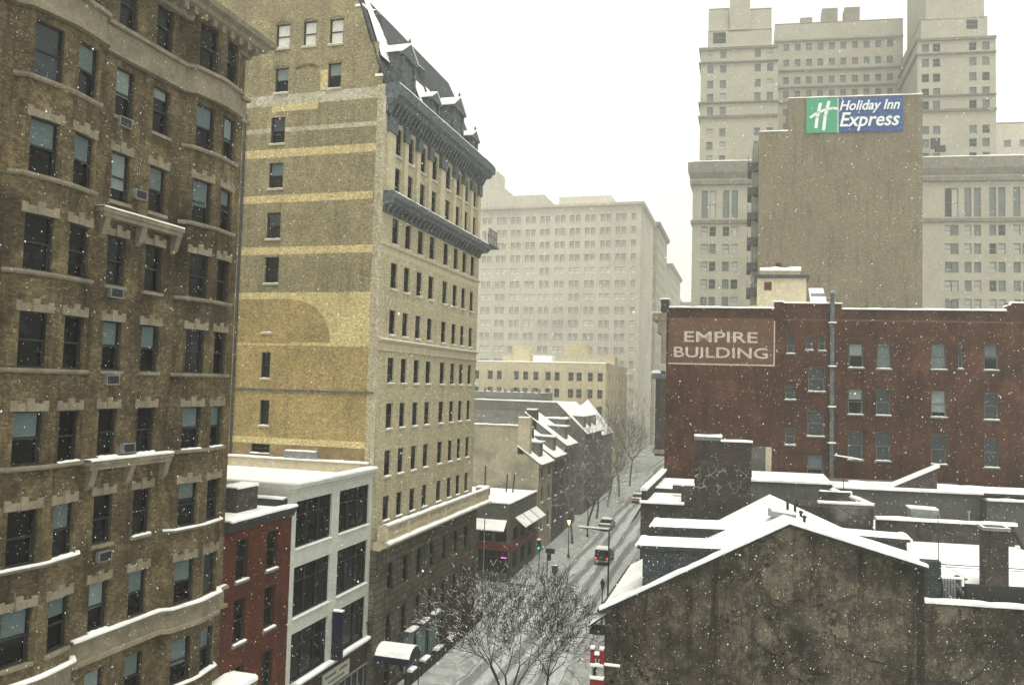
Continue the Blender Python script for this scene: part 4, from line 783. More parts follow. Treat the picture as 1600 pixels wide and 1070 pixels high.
for (x,z) in ((2.35,28.2),(2.35,24.0)): pass
mb=MB(); mb.box(-8.55,-7.3,74.75,99,28.3,29.0,'weathered_stone'); mb.box(-8.1,-7.3,74.8,99,27.1,28.3,'weathered_stone'); mb.box(-7.75,-7.3,74.85,75.3,24.3,27.1,'weathered_stone'); mb.build('cornice',EM); snow_cap(EM,[(-8.2,74.8),(-8.2,98)],.8,29.0,.12)
mb=MB(); mb.box(-7.85,-7.1,74.85,75.7,29.0,30.3,'tar_grey'); mb.build('corner_block',EM); snow_cap(EM,[(-7.9,75.2),(-7.05,75.2)],.7,30.3,.1)
mb=MB(); mb.box(-8.55,-7.3,74.9,98,22.9,23.4,'blue_copper'); mb.box(-8.2,-7.3,74.95,98,15.8,22.9,'dark_brick'); mb.box(-8.4,-7.3,74.9,80,16,16.4,'weathered_stone'); mb.build('oriel',EM); snow_cap(EM,[(-8.2,75),(-8.2,97)],.7,23.4,.3)
mb=MB(); mb.tube((*sk(7.4,74.7),16.5),(*sk(9.6,74.5),16.2),.05,.05,'sooty_metal',5); mb.build('cable',EM); snow_cap(EM,[(*sk(7.4,74.6),16.55),(*sk(9.6,74.5),16.25)],.1,16.5,.08,name='cable_snow')
PH=thing('rooftop_penthouse','small cream penthouse with snowy top on the roof of the red brick block','penthouse',(3,86,29.3))
mb=MB(); mb.poly([sk(.8,84),sk(5.55,84),sk(5.55,88),sk(.8,88)],29.3,33.75,'cream_stone'); mb.build('wall',PH)
mb=MB(); mb.poly([sk(.5,83.8),sk(5.85,83.8),sk(5.85,88.2),sk(.5,88.2)],33.5,33.85,'slate'); mb.poly([sk(1.1,84),sk(4.95,84),sk(4.95,87),sk(1.1,87)],33.85,34.5,'cream_stone','snow'); mb.build('roof',PH); snow_cap(PH,[sk(1.05,84.1),sk(5.0,84.1)],.5,34.3,.35)
mb=MB(); mb.poly([sk(1.5,83.93),sk(2.2,83.93),sk(2.2,84),sk(1.5,84)],32.3,33.1,'red_brick'); mb.build('vent_grille',PH); mb=MB(); mb.lathe((*sk(2.9,85),34.5),[(.35,0),(.3,.5),(.4,.6),(.1,.8)],'red_brick',8); mb.build('roof_vent',PH)
SL=thing('roof_skylight','tilted snow covered skylight on the roof beside the cream penthouse','skylight',(6.5,84,30))
mb=MB(); a,b_,c_,d_=(*sk(5.95,83.5),30.9),(*sk(7.5,83.5),30.9),(*sk(7.2,84.6),32.6),(*sk(5.8,84.6),32.6); mb.slab([a,b_,c_,d_],.3,'galvanised','snow'); mb.poly([sk(6.0,84.0),sk(7.4,84.0),sk(7.4,84.6),sk(6.0,84.6)],29,32.0,'galvanised'); mb.build('lid',SL)
TP=thing('yellow_tarpaulin','small heap of yellow tarpaulin on the roof left of the cream penthouse','tarpaulin',(-.3,85,30))
mb=MB(); mb.slab([(-1.6,84.2,30.3),(.7,84.4,30.7),(.6,85.4,30.75),(-1.2,85.2,30.35)],1.2,'yellow_tarp'); mb.build('cover',TP)

# ================================================================== HOLIDAY INN building
HI=thing('sign_topped_hotel','tall blank tan brick slab hotel with a big green and blue sign near its top','building',(10,106,0))
mb=MB()
q1=lambda x,y=105:(x,y+SK*(x-1))
mb.poly([q1(4.55),q1(20.3),q1(20.3,135),q1(4.55,135)],-1,59.2,'inn_brick'); mb.poly([q1(1.0),q1(4.55),q1(4.55,135),q1(1.0,135)],-1,55.0,'inn_brick'); mb.build('wall',HI)
snow_cap(HI,[q1(4.5,105.2),q1(20.3,105.2)],.4,59.2,.12); snow_cap(HI,[q1(1.0,105.2),q1(4.5,105.2)],.4,55.0,.12)
mb=MB(); mb.poly([(.15,106.5),(1.0,106.5),(1.0,134),(.15,134)],20,53.4,'tower_stone'); mb.build('stair_tower',HI)
for k in range(9):
    z=51.2-k*3.22; mb=MB(); mb.box(-.35,.98,105.6,110,z-1.0,z,'slate'); mb.box(-.3,-.2,105.7,110,z,z+.9,'haze_paled_glass'); mb.box(.3,.42,105.62,105.7,z,z+2.2,'frame_light'); mb.build('balcony',HI)
mb=MB(); mb.poly([q1(6.7,104.85),q1(10.42,104.85),q1(10.42,105),q1(6.7,105)],54.6,59.0,'inn_green'); s1=mb.build('sign_panel',HI); s1['label']='green half of the rooftop sign'
mb=MB(); mb.poly([q1(10.5,104.85),q1(18.05,104.85),q1(18.05,105),q1(10.5,105)],54.6,58.95,'inn_blue'); s2=mb.build('sign_panel',HI); s2['label']='blue half of the rooftop sign with white lettering'
mb=MB(); mb.poly([q1(10.42,104.83),q1(10.5,104.83),q1(10.5,105),q1(10.42,105)],54.55,59.0,'sign_white'); mb.build('sign_divider',HI)
def stroke(mb,pts,w,y=104.82):
    for (xa,za),(xb,zb) in zip(pts,pts[1:]):
        dx,dz=xb-xa,zb-za; l=math.hypot(dx,dz); nx,nz=-dz/l*w/2,dx/l*w/2; ex,ez=dx/l*w*.3,dz/l*w*.3
        P=lambda x,z:(*q1(x,y),z)
        mb.extr([P(xa+nx-ex,za+nz-ez),P(xa-nx-ex,za-nz-ez),P(xb-nx+ex,zb-nz+ez),P(xb+nx+ex,zb+nz+ez)],(0,.06,0),'sign_white')
mb=MB(); stroke(mb,[(7.85,55.3),(8.0,56.6),(8.35,58.3)],.38); stroke(mb,[(8.75,55.0),(8.95,56.8),(9.35,58.5)],.38); stroke(mb,[(7.2,56.6),(8.0,57.15),(9.0,57.55),(9.8,57.68),(10.4,57.62)],.3); mb.build('emblem',HI,s1)
p=q1(10.62,104.8); put_text(HI,s2,'Holiday Inn',p[0],p[1],56.95,ang,7.1,1.65,.05,'sign_white',shear=.3,bold=.018)
p=q1(10.65,104.8); put_text(HI,s2,'Express',p[0],p[1],54.72,ang,7.05,2.35,.05,'sign_white',shear=.25,bold=.014)

# ================================================================== TOWER
TW=thing('stone_tower','huge pale stone high rise with stepped twin wings standing behind the slab hotel','building',(15,175,0))
qt=lambda x,y=170:(x,y+SK*(x+10))
lim=[100]
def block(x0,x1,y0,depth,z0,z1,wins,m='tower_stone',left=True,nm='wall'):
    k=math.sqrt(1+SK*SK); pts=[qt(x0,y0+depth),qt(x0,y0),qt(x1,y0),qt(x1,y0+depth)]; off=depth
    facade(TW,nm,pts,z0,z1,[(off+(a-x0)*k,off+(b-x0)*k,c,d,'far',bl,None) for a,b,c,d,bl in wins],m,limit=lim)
    mb=MB(); mb.poly([qt(x0,y0),qt(x1,y0),qt(x1,y0+depth),qt(x0,y0+depth)],z1-.3,z1,m,'snow'); mb.build('roof',TW)
rs=random.Random(21)
bl=lambda: rs.choice([None,None,None,'haze_paled_pane','dim_glass','board_grey'])
base_l=[];base_r=[]
for x0 in (-9.5,-7.9,-5.3,-3.6):
    base_l.append((x0,x0+1.25,56.9,62.6,bl()))
    for r in range(7): base_l.append((x0,x0+1.3,53.2-r*3.6,55.2-r*3.6,bl()))
for x0 in (36.4,37.6,39.9,41.6,44.3,45.9,48.55,50.1,53.0,54.7):
    base_r.append((x0,x0+1.25,56.8,62.5,bl()))
    for r in range(7): base_r.append((x0,x0+1.25,53.1-r*3.6,55.2-r*3.6,bl()))
k=math.sqrt(1+SK*SK)
block(32.0,60,166,40,-1,66.5,base_r); block(-11.3,2.0,166,40,-1,66.5,base_l)
for x0,x1 in ((-11.3,2.0),(32.0,60)):
    P=[qt(x0,190),qt(x0,166),qt(x1,166)]
    mb=MB(); mb.sweep(P,[(-.1,63.6),(.5,63.8),(.6,64.6),(.35,65),(.9,66.2),(1.0,68.3),(-.1,68.5)],'tower_trim'); mb.build('cornice',TW); snow_cap(TW,P[1:],1.0,68.4,.2,.5,step=3)
    mb=MB(); mb.sweep(P,[(-.1,55.7),(.3,55.8),(.4,56.5),(-.1,56.6)],'tower_trim'); mb.build('ledge',TW)
wl=[(x,x+1.25,z,z+1.7,None if rs.random()<.7 else 'board_grey') for z in (91.7,88.6,85.3,82.5,79.6,75.0,72.2,69.3) for x in (-8.95,-6.35,.6,3.1) if not(x>0 and z<80 and z>79)]
wr=[(x,x+1.35,z,z+1.7,None if rs.random()<.6 else 'dim_glass') for z in (91.3,88.2,85.1,82.1,79.5,74.4,71.7,68.9) for x in (32.9+.1,35.1,41.8,44.2)]
block(-10.3,5.3,170,30,66,94.2,[w for w in wl]); block(33.4-1.2,46.7,170,30,66,93.9,wr)
block(-8.95,4.0,170.6,24,94,98.0,[(-7.9,-5.3,95.2,97.6,'dim_glass')]); block(-4.6,-.45,170.4,20,97.9,106,[]); block(-8.9,-4.7,171,20,97.9,103,[]); block(-.4,3.9,171,20,97.9,102.6,[])
block(33.0,45.4,170.8,24,93.8,98.5,[(41.5,43.6,96,98,'dim_glass')]); block(34.0,44.9,171.2,20,98.4,112,[])
for x0,x1 in ((-10.3,5.3),(32.2,46.7)):
    for z,h in ((78.9,.5),(82.0,.3),(93.5,.5),(90.6,.3)):
        mb=MB(); mb.sweep([qt(x0,190),qt(x0,170),qt(x1,170)],[(-.1,z),(.35,z),(.45,z+h),(-.1,z+h)],'tower_trim'); mb.build('ledge',TW)
cw=[(x,x+1.3,z,z+1.7,None) for z in (102.6,98.8,94.6,91.2,87.0,83.5) for x in [7.2+i*2.55 for i in range(10)]]
block(5.2,33.6,194,20,60,109.3,cw)
for z in (104.8,97.6,93.6,90.0):
    mb=MB(); mb.sweep([qt(5.2,194),qt(33.6,194)],[(-.1,z),(.3,z),(.3,z+.4),(-.1,z+.4)],'tower_trim'); mb.build('ledge',TW)
for x0,x1,z in ((11.0,13.7,111),(15.9,19.4,113),(20.9,24.3,113)):
    mb=MB(); mb.poly([qt(x0,195),qt(x1,195),qt(x1,199),qt(x0,199)],109.2,z,'tower_trim'); mb.build('rooftop_plant',TW)
mb=MB(); mb.poly([qt(33.8,165.2),qt(35.4,165.2),qt(35.4,166),qt(33.8,166)],70.2,72.2,'slate'); mb.poly([qt(34.6,165),qt(36.4,165),qt(36.4,166),qt(34.6,166)],69.6,70.7,'slate'); mb.build('floodlight_bank',TW)
FB=thing('distant_office_block','faint grey office block just visible right of the stone tower','building',(95,250,0))
facade(FB,'wall',[(66,262),(66,250),(140,258)],-1,99,[(14+i*4,15.8+i*4,z,z+2,'far',None,None) for i in range(8) for z in range(60,96,4)],'haze_paled_brick')
mb=MB(); mb.poly([(66,250),(140,258),(140,280),(66,280)],98.5,99.0,'haze_paled_brick','snow'); mb.build('roof',FB)

# ================================================================== LEFT ROW BEYOND THE SIDE STREET
SH=thing('corner_shop','small corner shop with snowy flat roof, white awnings and red fascia across the side street','building',(-27,88,0))
wsh=[(.6,2.0,4.9,6.4,'big',None,None),(2.4,3.7,4.9,6.4,'big',None,None),(.4,3.9,1.6,4.0,'big',None,None)]
facade(SH,'wall',[(-38,84),(-24.6,84),(-24.6,95.6)],-1,9.1,[(a+9.4,b+9.4,c,d,e,f,g) for a,b,c,d,e,f,g in wsh]+[(13.4+1.5+i*3.2,13.4+3.6+i*3.2,z0,z1,'big',None,None) for i in range(3) for z0,z1 in ((4.7,6.2),(1.7,3.6))],'shop_wall')
mb=MB(); mb.poly([(-38,84.2),(-24.8,84.2),(-24.8,95.5),(-38,95.5)],8.6,9.15,'shop_wall','snow'); mb.build('roof',SH)
snow_cap(SH,[(-38,84.1),(-24.7,84.1),(-24.7,95.5)],.3,9.1,.12)
mb=MB(); mb.box(-28.7,-24.58,83.75,84.0,4.05,4.8,'shop_red'); mb.box(-24.6,-24.35,84.0,95,3.9,4.5,'shop_red'); mb.build('fascia',SH)
def awn(p,d,nm='awning'):
    mb=MB(); a,b_=p; mb.slab([(a[0],a[1],7.3),(b_[0],b_[1],7.3),(b_[0]+d[0],b_[1]+d[1],6.35),(a[0]+d[0],a[1]+d[1],6.35)][::-1],.1,'snow'); mb.build(nm,SH)
awn(((-24.9,84),(-28.6,84)),(0,-1.1))
for i in range(3): awn(((-24.6,86.3+i*3.2),(-24.6,89.1+i*3.2)),(1.2,0)) 
mb=MB(); mb.box(-29.9,-28.6,88,89.3,9.1,10.1,'row_dark'); o=mb.build('roof_unit',SH); snow_cap(SH,[(-29.9,88.6),(-28.6,88.6)],1.2,10.1,.15,par=o)
mb=MB(); mb.tube((-29.8,91,9),(-29.8,91,12.3),.1,.1,'sooty_metal'); mb.tube((-27.6,92.5,9),(-27.5,92.5,11.3),.09,.09,'sooty_metal'); mb.tube((-26.8,92.5,9),(-26.6,92.5,11.3),.09,.09,'sooty_metal'); mb.build('vent_pipe',SH)
ns=thing('neon_sign','small pink and blue lit sign in the corner shop window','sign',(-25.2,83.9,3))
mb=MB(); mb.tube((-25.4,83.85,3.3),(-24.8,83.85,3.3),.07,.07,'sign_pink' if 'sign_pink' in MATS else 'tail_light',6); mb.tube((-25.35,83.85,3.1),(-24.85,83.85,3.1),.05,.05,'navy',6); mb.build('tube',ns)

def rowhouse(label,y0,y1,zeave,zr,xr,m,chim=None,dorm=True,seed=0,name='rowhouse',flat=None):
    R=thing(name,label,'house',(-24.6,(y0+y1)/2,0),'rowhouses beyond the corner shop'); rs=random.Random(seed)
    ym=y1-y0; nW=2; ws=[]
    for i in range(nW):
        u=(i+.5)*ym/nW
        for z in (3.0,6.4,9.4):
            if z+1.9<zeave-.4: ws.append((u-.5,u+.5,z+1.0,z+2.9 if z+2.9<zeave-.3 else zeave-.3,'sash',None,'plain'))
    facade(R,'wall',[(-24.6,y0),(-24.6,y1)],-1,zeave,ws,m)
    mb=MB(); mb.extr([(-40,y0,-1),(-24.6,y0,-1),(-24.6,y0,zeave)]+([(flat,y0,zeave+(flat+24.6)/(xr+24.6)*(zr-zeave)),(flat,y0,zr+.2)] if flat else [(xr,y0,zr+.2)])+[(-40,y0,zr+.2)],(0,.35,0),m); mb.build('party_wall',R)
    mb=MB(); mb.slab([(-24.3,y0+.3,zeave),(-24.3,y1,zeave),(xr,y1,zr),(xr,y0+.3,zr)],.2,'row_dark','snow'); mb.slab([(xr,y0+.3,zr-.001),(xr,y1,zr-.001),(-40,y1,zr-.3),(-40,y0+.3,zr-.3)],.2,'row_dark','snow'); mb.build('roof',R)
    mb=MB(); mb.box(-24.6,-24.15,y0,y1,zeave-.45,zeave-.05,'row_dark'); mb.build('cornice',R)
    snow_cap(R,[(-24.4,y0+.15,zeave+.1),((flat or xr),y0+.15,zeave+.1+((flat or xr)+24.6)/(xr+24.6)*(zr-zeave))],.4,0,.14,seed=seed)
    if flat: snow_cap(R,[(-40,y0+.17),(flat,y0+.17)],.4,zr+.2,.12,seed=seed)
    if dorm:
        yc=(y0+y1)/2; sl=(zr-zeave)/(abs(xr+24.6)); zt=zeave+2.5; x0=-25.3; xb=-24.6-(zt-zeave)/sl
        d=MB(); d.extr([(x0,yc-.9,zeave+1.0*sl-.1),(x0,yc-.9,zt),(xb,yc-.9,zt)],(0,1.8,0),'grey_brick'); o=d.build('dormer',R); s=MB(); s.slab([(x0+.3,yc-1.1,zt+.15),(x0+.3,yc+1.1,zt+.15),(xb-.4,yc+1.1,zt+.25),(xb-.4,yc-1.1,zt+.25)],.15,'snow'); s.build('snow_cap',R,o)
        put_window(R,x0,yc,zt-1.45,math.pi/2,.9,1.2,'sash',None,None)
    if chim:
        x,h=chim; c=MB(); c.box(x-.75,x+.75,y0,y0+1.1,zeave+1.2,zr+h,'cream_stone' if flat else 'dark_brick'); o=c.build('chimney',R); snow_cap(R,[(x-.75,y0+.5),(x+.75,y0+.5)],1.0,zr+h,.15,par=o)
    return R
rowhouse('tall cream stuccoed rowhouse end wall with chimney, directly behind the corner shop',96.3,103.5,12.2,16.7,-30.6,'row_stucco',(-26.65,1.2),seed=1,flat=-27.4)
rowhouse('second rowhouse behind the corner shop, with a grey snow topped dormer',103.6,110.8,12.5,16.0,-29.5,'row_dark',(-28.3,.3),seed=2)
rowhouse('third rowhouse behind the corner shop, with a steep snowy roof slope',110.9,118.5,13.6,18.0,-30.6,'grey_brick',(-29.6,.5),seed=3)
R4=thing('dark_walled_rowhouse','wide rowhouse with dark flat topped side wall, beyond the dormered rowhouses','house',(-30,126,0))
mb=MB(); mb.extr([(-60,125,-1),(-24.6,125,-1),(-24.6,125,14.6),(-26.0,125,16.0),(-29.3,125,19.3),(-60,125,19.4)],(0,.5,0),'grey_brick'); mb.box(-24.9,-24.6,125.5,140,-1,14.5,'row_dark'); mb.build('wall',R4)
mb=MB(); mb.slab([(-24.3,125.5,14.5),(-24.3,140,14.5),(-29.3,140,19.3),(-29.3,125.5,19.3)],.2,'row_dark','snow'); mb.slab([(-29.3,125.5,19.25),(-29.3,140,19.25),(-60,140,19.2),(-60,125.5,19.2)],.2,'row_dark','snow'); mb.build('roof',R4)
snow_cap(R4,[(-60,125.2),(-29.3,125.2)],.4,19.4,.14,step=1.5); snow_cap(R4,[(-29.3,125.2,19.4),(-24.4,125.2,14.7)],.4,0,.14)
for yy,w in ((128.0,1.6),(132.5,1.6),(137.0,1.6)):
    d=MB(); d.extr([(-25.2,yy-.8,15.4),(-25.2,yy-.8,17.2),(-27.1,yy-.8,17.2)],(0,1.6,0),'grey_brick'); o=d.build('dormer',R4); sp=MB(); sp.slab([(-24.9,yy-1,17.3),(-24.9,yy+1,17.3),(-27.5,yy+1,17.4),(-27.5,yy-1,17.4)],.15,'snow'); sp.build('snow_cap',R4,o)
for x,zt in ((-27.2,18.2),):
    mb=MB(); mb.box(x-2.4,x+.7,119.2,121.6,14.5,17.0,'grey_brick'); o=mb.build('dormer',R4); snow_cap(R4,[(x-2.6,120.4),(x+1.0,120.4)],2.4,17.0,.2,par=o)
GB=thing('gable_topped_house','small grey gable with one snowy slope above the dark rowhouse wall','house',(-52,140,0))
mb=MB(); mb.extr([(-58.5,139,-1),(-49.5,139,-1),(-49.5,139,19.4),(-53.6,139,22.2),(-58.5,139,19.4)],(0,9,0),'grey_brick'); mb.build('wall',GB)
mb=MB(); mb.slab([(-49.2,138.8,19.3),(-49.2,148,19.3),(-53.6,148,22.4),(-53.6,138.8,22.4)],.2,'snow'); mb.slab([(-53.6,138.8,22.399),(-53.6,148,22.399),(-58.6,148,19.3),(-58.6,138.8,19.3)],.2,'snow'); mb.build('roof',GB)
LB=thing('long_low_house','low snow roofed house right of the small grey gable, with a row of roof rails','house',(-42,142,0))
mb=MB(); mb.box(-49,-36,141,150,-1,20.6,'grey_brick','snow'); mb.build('wall',LB)
mb=MB()
for i in range(9): mb.box(-47+i*1.3,-46.6+i*1.3,141.2,141.6,20.6,21.3,'frame_light','snow')
mb.build('roof_rail',LB)
R5=thing('pyramid_roofed_house','rowhouse with steep snow covered pointed roof at the far end of the row','house',(-27,146,0))
mb=MB(); mb.box(-34,-24.6,142,152,-1,13.5,'grey_brick'); mb.build('wall',R5)
mb=MB(); c=(-28.5,147,19.6)
for a,b_ in (((-34.2,141.8),(-24.3,141.8)),((-24.3,141.8),(-24.3,152.2)),((-24.3,152.2),(-34.2,152.2)),((-34.2,152.2),(-34.2,141.8))): mb.face([(*a,13.5),(*b_,13.5),c],'snow')
mb.build('roof',R5)
CR=thing('cream_apartment_block','haze-paled cream brick apartment block with rows of small windows beyond the rowhouses','building',(-45,162,0))
wc=[]
grp=[-62.5,-60.8,-57.5,-55.5,-52.5,-50.5,-46.8,-44.8,-42.6,-40.0,-38.1,-35.2,-33.5,-31.2,-29.2]
for x in grp:
    for z in (23.0,19.6,16.2,12.8,9.4): wc.append((x+70,x+71.1,z,z+1.8,'far','dim_glass',None))
for i in range(6):
    for z in (23.0,19.6,16.2,12.8): wc.append((42.5+4+i*4.5,42.5+5.3+i*4.5,z,z+1.8,'far','dim_glass',None))
facade(CR,'wall',[(-70,160),(-27.5,160),(-27.5,190)],-1,26.7,wc,'haze_paled_cream',limit=[100])
mb=MB(); mb.poly([(-70,160.2),(-27.7,160.2),(-27.7,190),(-70,190)],26.3,26.75,'haze_paled_cream','snow'); mb.build('roof',CR); snow_cap(CR,[(-70,160.2),(-27.5,160.2)],.4,26.7,.2,step=2)
for x0,x1,z in ((-48,-44.5,30.3),(-51,-44,28.2),(-37,-32.5,30.8)):
    mb=MB(); mb.box(x0,x1,162+(x1-x0)*.5,166+(x1-x0)*.5,26.5,z,'haze_paled_cream','snow'); mb.build('roof_hut',CR)
mb=MB(); mb.extr([(-39.5,161,26.7),(-26.5,161,26.7),(-29,161,28.0),(-32.5,161,28.8),(-36,161,28.2)],(0,3,0),'cream_stone'); mb.build('roof_gable',CR)
mb=MB(); mb.box(-43,-39,161,164,26.7,28.2,'snow'); mb.build('roof_parapet',CR); mb=MB(); mb.box(-29.6,-27.6,172,176,26.6,28.6,'haze_paled_cream','snow'); mb.build('roof_parapet',CR)

BG=thing('hazy_office_block','very large brown office block, coloured paler to fade into snowy haze beyond the cream block','building',(-55,240,0))
rs=random.Random(31); wb=[]
for r in range(15):
    z=70.5-r*3.9
    for i in range(14):
        x=-92+i*4.55
        lit='lit_shade' if (r in(4,6) and rs.random()<.75) or (r in (8,9,10,11) and rs.random()<.3) else None
        for dx in (0,1.7):
            if x+dx+92>2 and x+dx<-31.5: wb.append((x+dx+92,x+dx+93.3,z,z+2.0,'far',lit or 'haze_paled_pane',None))
wb.sort(key=lambda w:-w[2]); limB=[100]
facade(BG,'wall',[(-92,230),(-30.2,230),(-30.2,262)],-1,75.6,wb,'haze_paled_brick',limit=limB)
mb=MB(); mb.poly([(-92,230.2),(-30.4,230.2),(-30.4,262),(-92,262)],75.2,75.65,'haze_paled_brick','snow'); mb.box(-92,-59.5,231,250,75.6,79.3,'haze_paled_brick'); mb.box(-92,-73.5,231,245,79.3,83,'haze_paled_brick'); mb.box(-79,-74.8,232,240,83,87.5,'haze_paled_brick'); mb.box(-56,-40,236,246,75.6,79.5,'haze_paled_brick'); mb.build('rooftop_plant',BG)
mb=MB(); mb.sweep([(-92,230),(-30.2,230),(-30.2,262)],[(-.1,74.6),(.9,75),(1,75.7),(-.1,75.8)],'haze_paled_brick'); mb.build('cornice',BG)
for lab,x0,x1,y0,y1,z,steps in (('faint pale tower immediately beyond the brown hazy office block',-50,-29.5,266,300,77,((-48,-32,80),)),('fainter second tower along the street with a narrow notched top',-60,-31,330,380,73,((-58,-36,77),)),('faintest lowest tower at the far end of the street',-60,-31,450,500,70,((-58,-38,74),))):
    T=thing('distant_tower',lab,'building',((x0+x1)/2,y0,0),'towers fading down the street')
    ws=[(i*3.4+1,i*3.4+2.6,zz,zz+2.1,'far',None,None) for i in range(int((x1-x0)/3.4)) for zz in [z-5-4*r for r in range(14)]]
    ws+=[((x1-x0)+2+i*5,(x1-x0)+3.8+i*5,zz,zz+2.1,'far',None,None) for i in range(int((y1-y0-4)/5)) for zz in [z-5-4*r for r in range(14)]]
    facade(T,'wall',[(x0,y0),(x1,y0),(x1,y1)],-1,z,ws,'tower_stone',limit=[60])
    mb=MB(); mb.box(x0,x1-.3,y0+.3,y1,z-.5,z,'tower_stone')
    for a,b_,c_ in steps: mb.box(a,b_,y0+5,y1-5,z,c_,'tower_stone')
    mb.build('roof',T)
    mb=MB(); mb.sweep([(x0,y0),(x1,y0),(x1,y1)],[(-.1,z-1.5),(.9,z-1),(1.1,z),(-.1,z+.1)],'tower_trim'); mb.build('cornice',T)

# ================================================================== STREET FURNITURE
def gz(x,y): return g_z(y)+.13
cb=thing('street_lamp','tall dark street lamp whose snowy arm reaches over the road beside the gabled house','street lamp',(-12.1,74,gz(0,74)))
z0=gz(0,74); mb=MB(); mb.lathe((-12.1,74,z0),[(.16,0),(.14,.5),(.09,.6),(.07,8.2)],'sooty_metal',8); mb.build('pole',cb)
mb=MB(); mb.tube((-12.1,74,z0+8.2),(-14.3,74.2,z0+8.35),.06,.045,'sooty_metal'); mb.build('arm',cb); mb=MB(); mb.box(-15.0,-14.2,74.08,74.34,z0+8.27,z0+8.42,'galvanised'); mb.build('lamp_head',cb); snow_cap(cb,[(-12.1,74),(-15.0,74.2)],.14,z0+8.43,.08)
def lantern(label,x,y,h,lit,grp='lantern posts'):
    z=gz(x,y); T=thing('lantern_post',label,'street lamp',(x,y,z),grp)
    mb=MB(); mb.lathe((x,y,z),[(.2,0),(.18,.35),(.09,.5),(.055,1.2),(.05,h-.9),(.09,h-.85)],'sooty_metal',8); mb.build('post',T)
    mb=MB(); mb.lathe((x,y,z+h-.85),[(.1,0),(.22,.55)],'amber_lamp' if lit else 'dim_glass',6); mb.build('globe',T)
    mb=MB(); mb.lathe((x,y,z+h-.3),[(.27,0),(.2,.1),(.08,.3),(.02,.45)],'sooty_metal',6); mb.build('cap',T)
lantern('unlit black lantern post on the right pavement near the gabled house eave',-12.1,71,4.6,False)
lantern('lit yellow lantern post on the left pavement past the corner shop',-20.6,96,4.9,True)
lantern('unlit lantern post further along the left pavement',-20.6,108,4.9,False)
tl=thing('corner_lamp','slim grey street lamp with small head between the tall hotel and corner shop','street lamp',(-23.6,72.3,gz(0,72)))
mb=MB(); mb.lathe((-23.6,72.3,gz(0,72)),[(.12,0),(.06,.5),(.05,9.8)],'galvanised',6); mb.build('pole',tl); mb=MB(); mb.tube((-23.6,72.3,10.2),(-24.3,72.3,10.4),.04,.04,'galvanised'); mb.box(-24.75,-24.2,72.2,72.4,10.35,10.46,'frame_light','snow'); mb.build('lamp_head',tl)
ts=thing('traffic_signal','traffic signal showing green on its pole in front of the corner shop side','traffic light',(-22.2,88,gz(0,88)))
z0=gz(0,88); mb=MB(); mb.lathe((-22.2,88,z0),[(.1,0),(.06,.3),(.055,3.6)],'sooty_metal',8); mb.build('pole',ts)
mb=MB(); mb.box(-22.42,-22.0,87.7,87.95,z0+2.7,z0+3.8,'sooty_metal'); mb.build('housing',ts)
for k,mm in enumerate(('green_signal','lens_dark','lens_dark')): mb=MB(); mb.tube((-22.21,87.7,z0+2.9+k*.34),(-22.21,87.64,z0+2.9+k*.34),.12,.12,mm,10); mb.build('lens',ts)
snow_cap(ts,[(-22.42,87.85),(-22.0,87.85)],.25,z0+3.8,.14)
t2=thing('traffic_signal','dark back of a traffic signal facing away at the kerb near the green one','traffic light',(-20.9,86.5,gz(0,86)))
z0=gz(0,86); mb=MB(); mb.lathe((-20.9,86.5,z0),[(.1,0),(.06,.3),(.055,3.1)],'sooty_metal',8); mb.build('pole',t2)
mb=MB(); mb.box(-21.1,-20.1,86.4,86.6,z0+2.75,z0+3.25,'sooty_metal'); mb.box(-20.85,-20.5,86.3,86.6,z0+2.0,z0+2.7,'sooty_metal'); mb.build('housing',t2)
ps=thing('parking_sign','thin signpost with small dark plate on the left pavement by the traffic signals','sign',(-22.9,85.5,gz(0,85)))
mb=MB(); mb.lathe((-22.9,85.5,gz(0,85)),[(.035,0),(.035,2.6)],'sooty_metal',5); mb.build('post',ps); mb=MB(); mb.box(-23.05,-22.75,85.45,85.49,g_z(85)+2.1,g_z(85)+2.6,'slate'); mb.build('plate',ps)
nb=thing('newspaper_box','dark leaning newspaper box on the kerb under the signal backs','newspaper box',(-20.3,87.8,gz(0,88)))
mb=MB(); mb.box(-20.6,-20.05,87.5,88.0,g_z(88)+.5,g_z(88)+1.3,'slate','snow'); mb.build('body',nb); mb=MB(); mb.box(-20.4,-20.25,87.65,87.85,g_z(88)+.13,g_z(88)+.5,'sooty_metal'); mb.build('leg',nb)
# red channel-letter sign at the edge of the gabled house
rsn=thing('red_letter_sign','snow capped red vertical letter sign beside the gabled house wall','sign',(-7.9,43.9,4))
def bar(mb,x0,x1,z0,z1,m='sign_red'): mb.box(x0,x1,43.8,44.05,z0,z1,m)
mb=MB(); bar(mb,-8.05,-7.82,7.05,7.85); bar(mb,-7.55,-7.32,7.05,7.85); bar(mb,-7.82,-7.55,7.3,7.55); mb.build('letter',rsn); mb=MB(); bar(mb,-8.05,-7.3,5.55,6.25) ; bar(mb,-8.05,-7.85,4.6,5.55); bar(mb,-7.5,-7.3,4.6,5.55); mb.build('letter',rsn)
mb=MB(); mb.box(-7.98,-7.4,43.83,44.02,6.35,6.95,'board_grey'); mb.box(-7.9,-7.7,43.8,43.83,6.42,6.85,'navy'); mb.build('letter_panel',rsn)
for x0,x1,z in ((-8.05,-7.82,7.85),(-7.55,-7.32,7.85),(-7.82,-7.55,7.56),(-8.03,-7.34,6.95),(-8.05,-7.3,6.27)): snow_cap(rsn,[(x0,43.92),(x1,43.92)],.25,z,.12,name='snow_cap',step=.2)
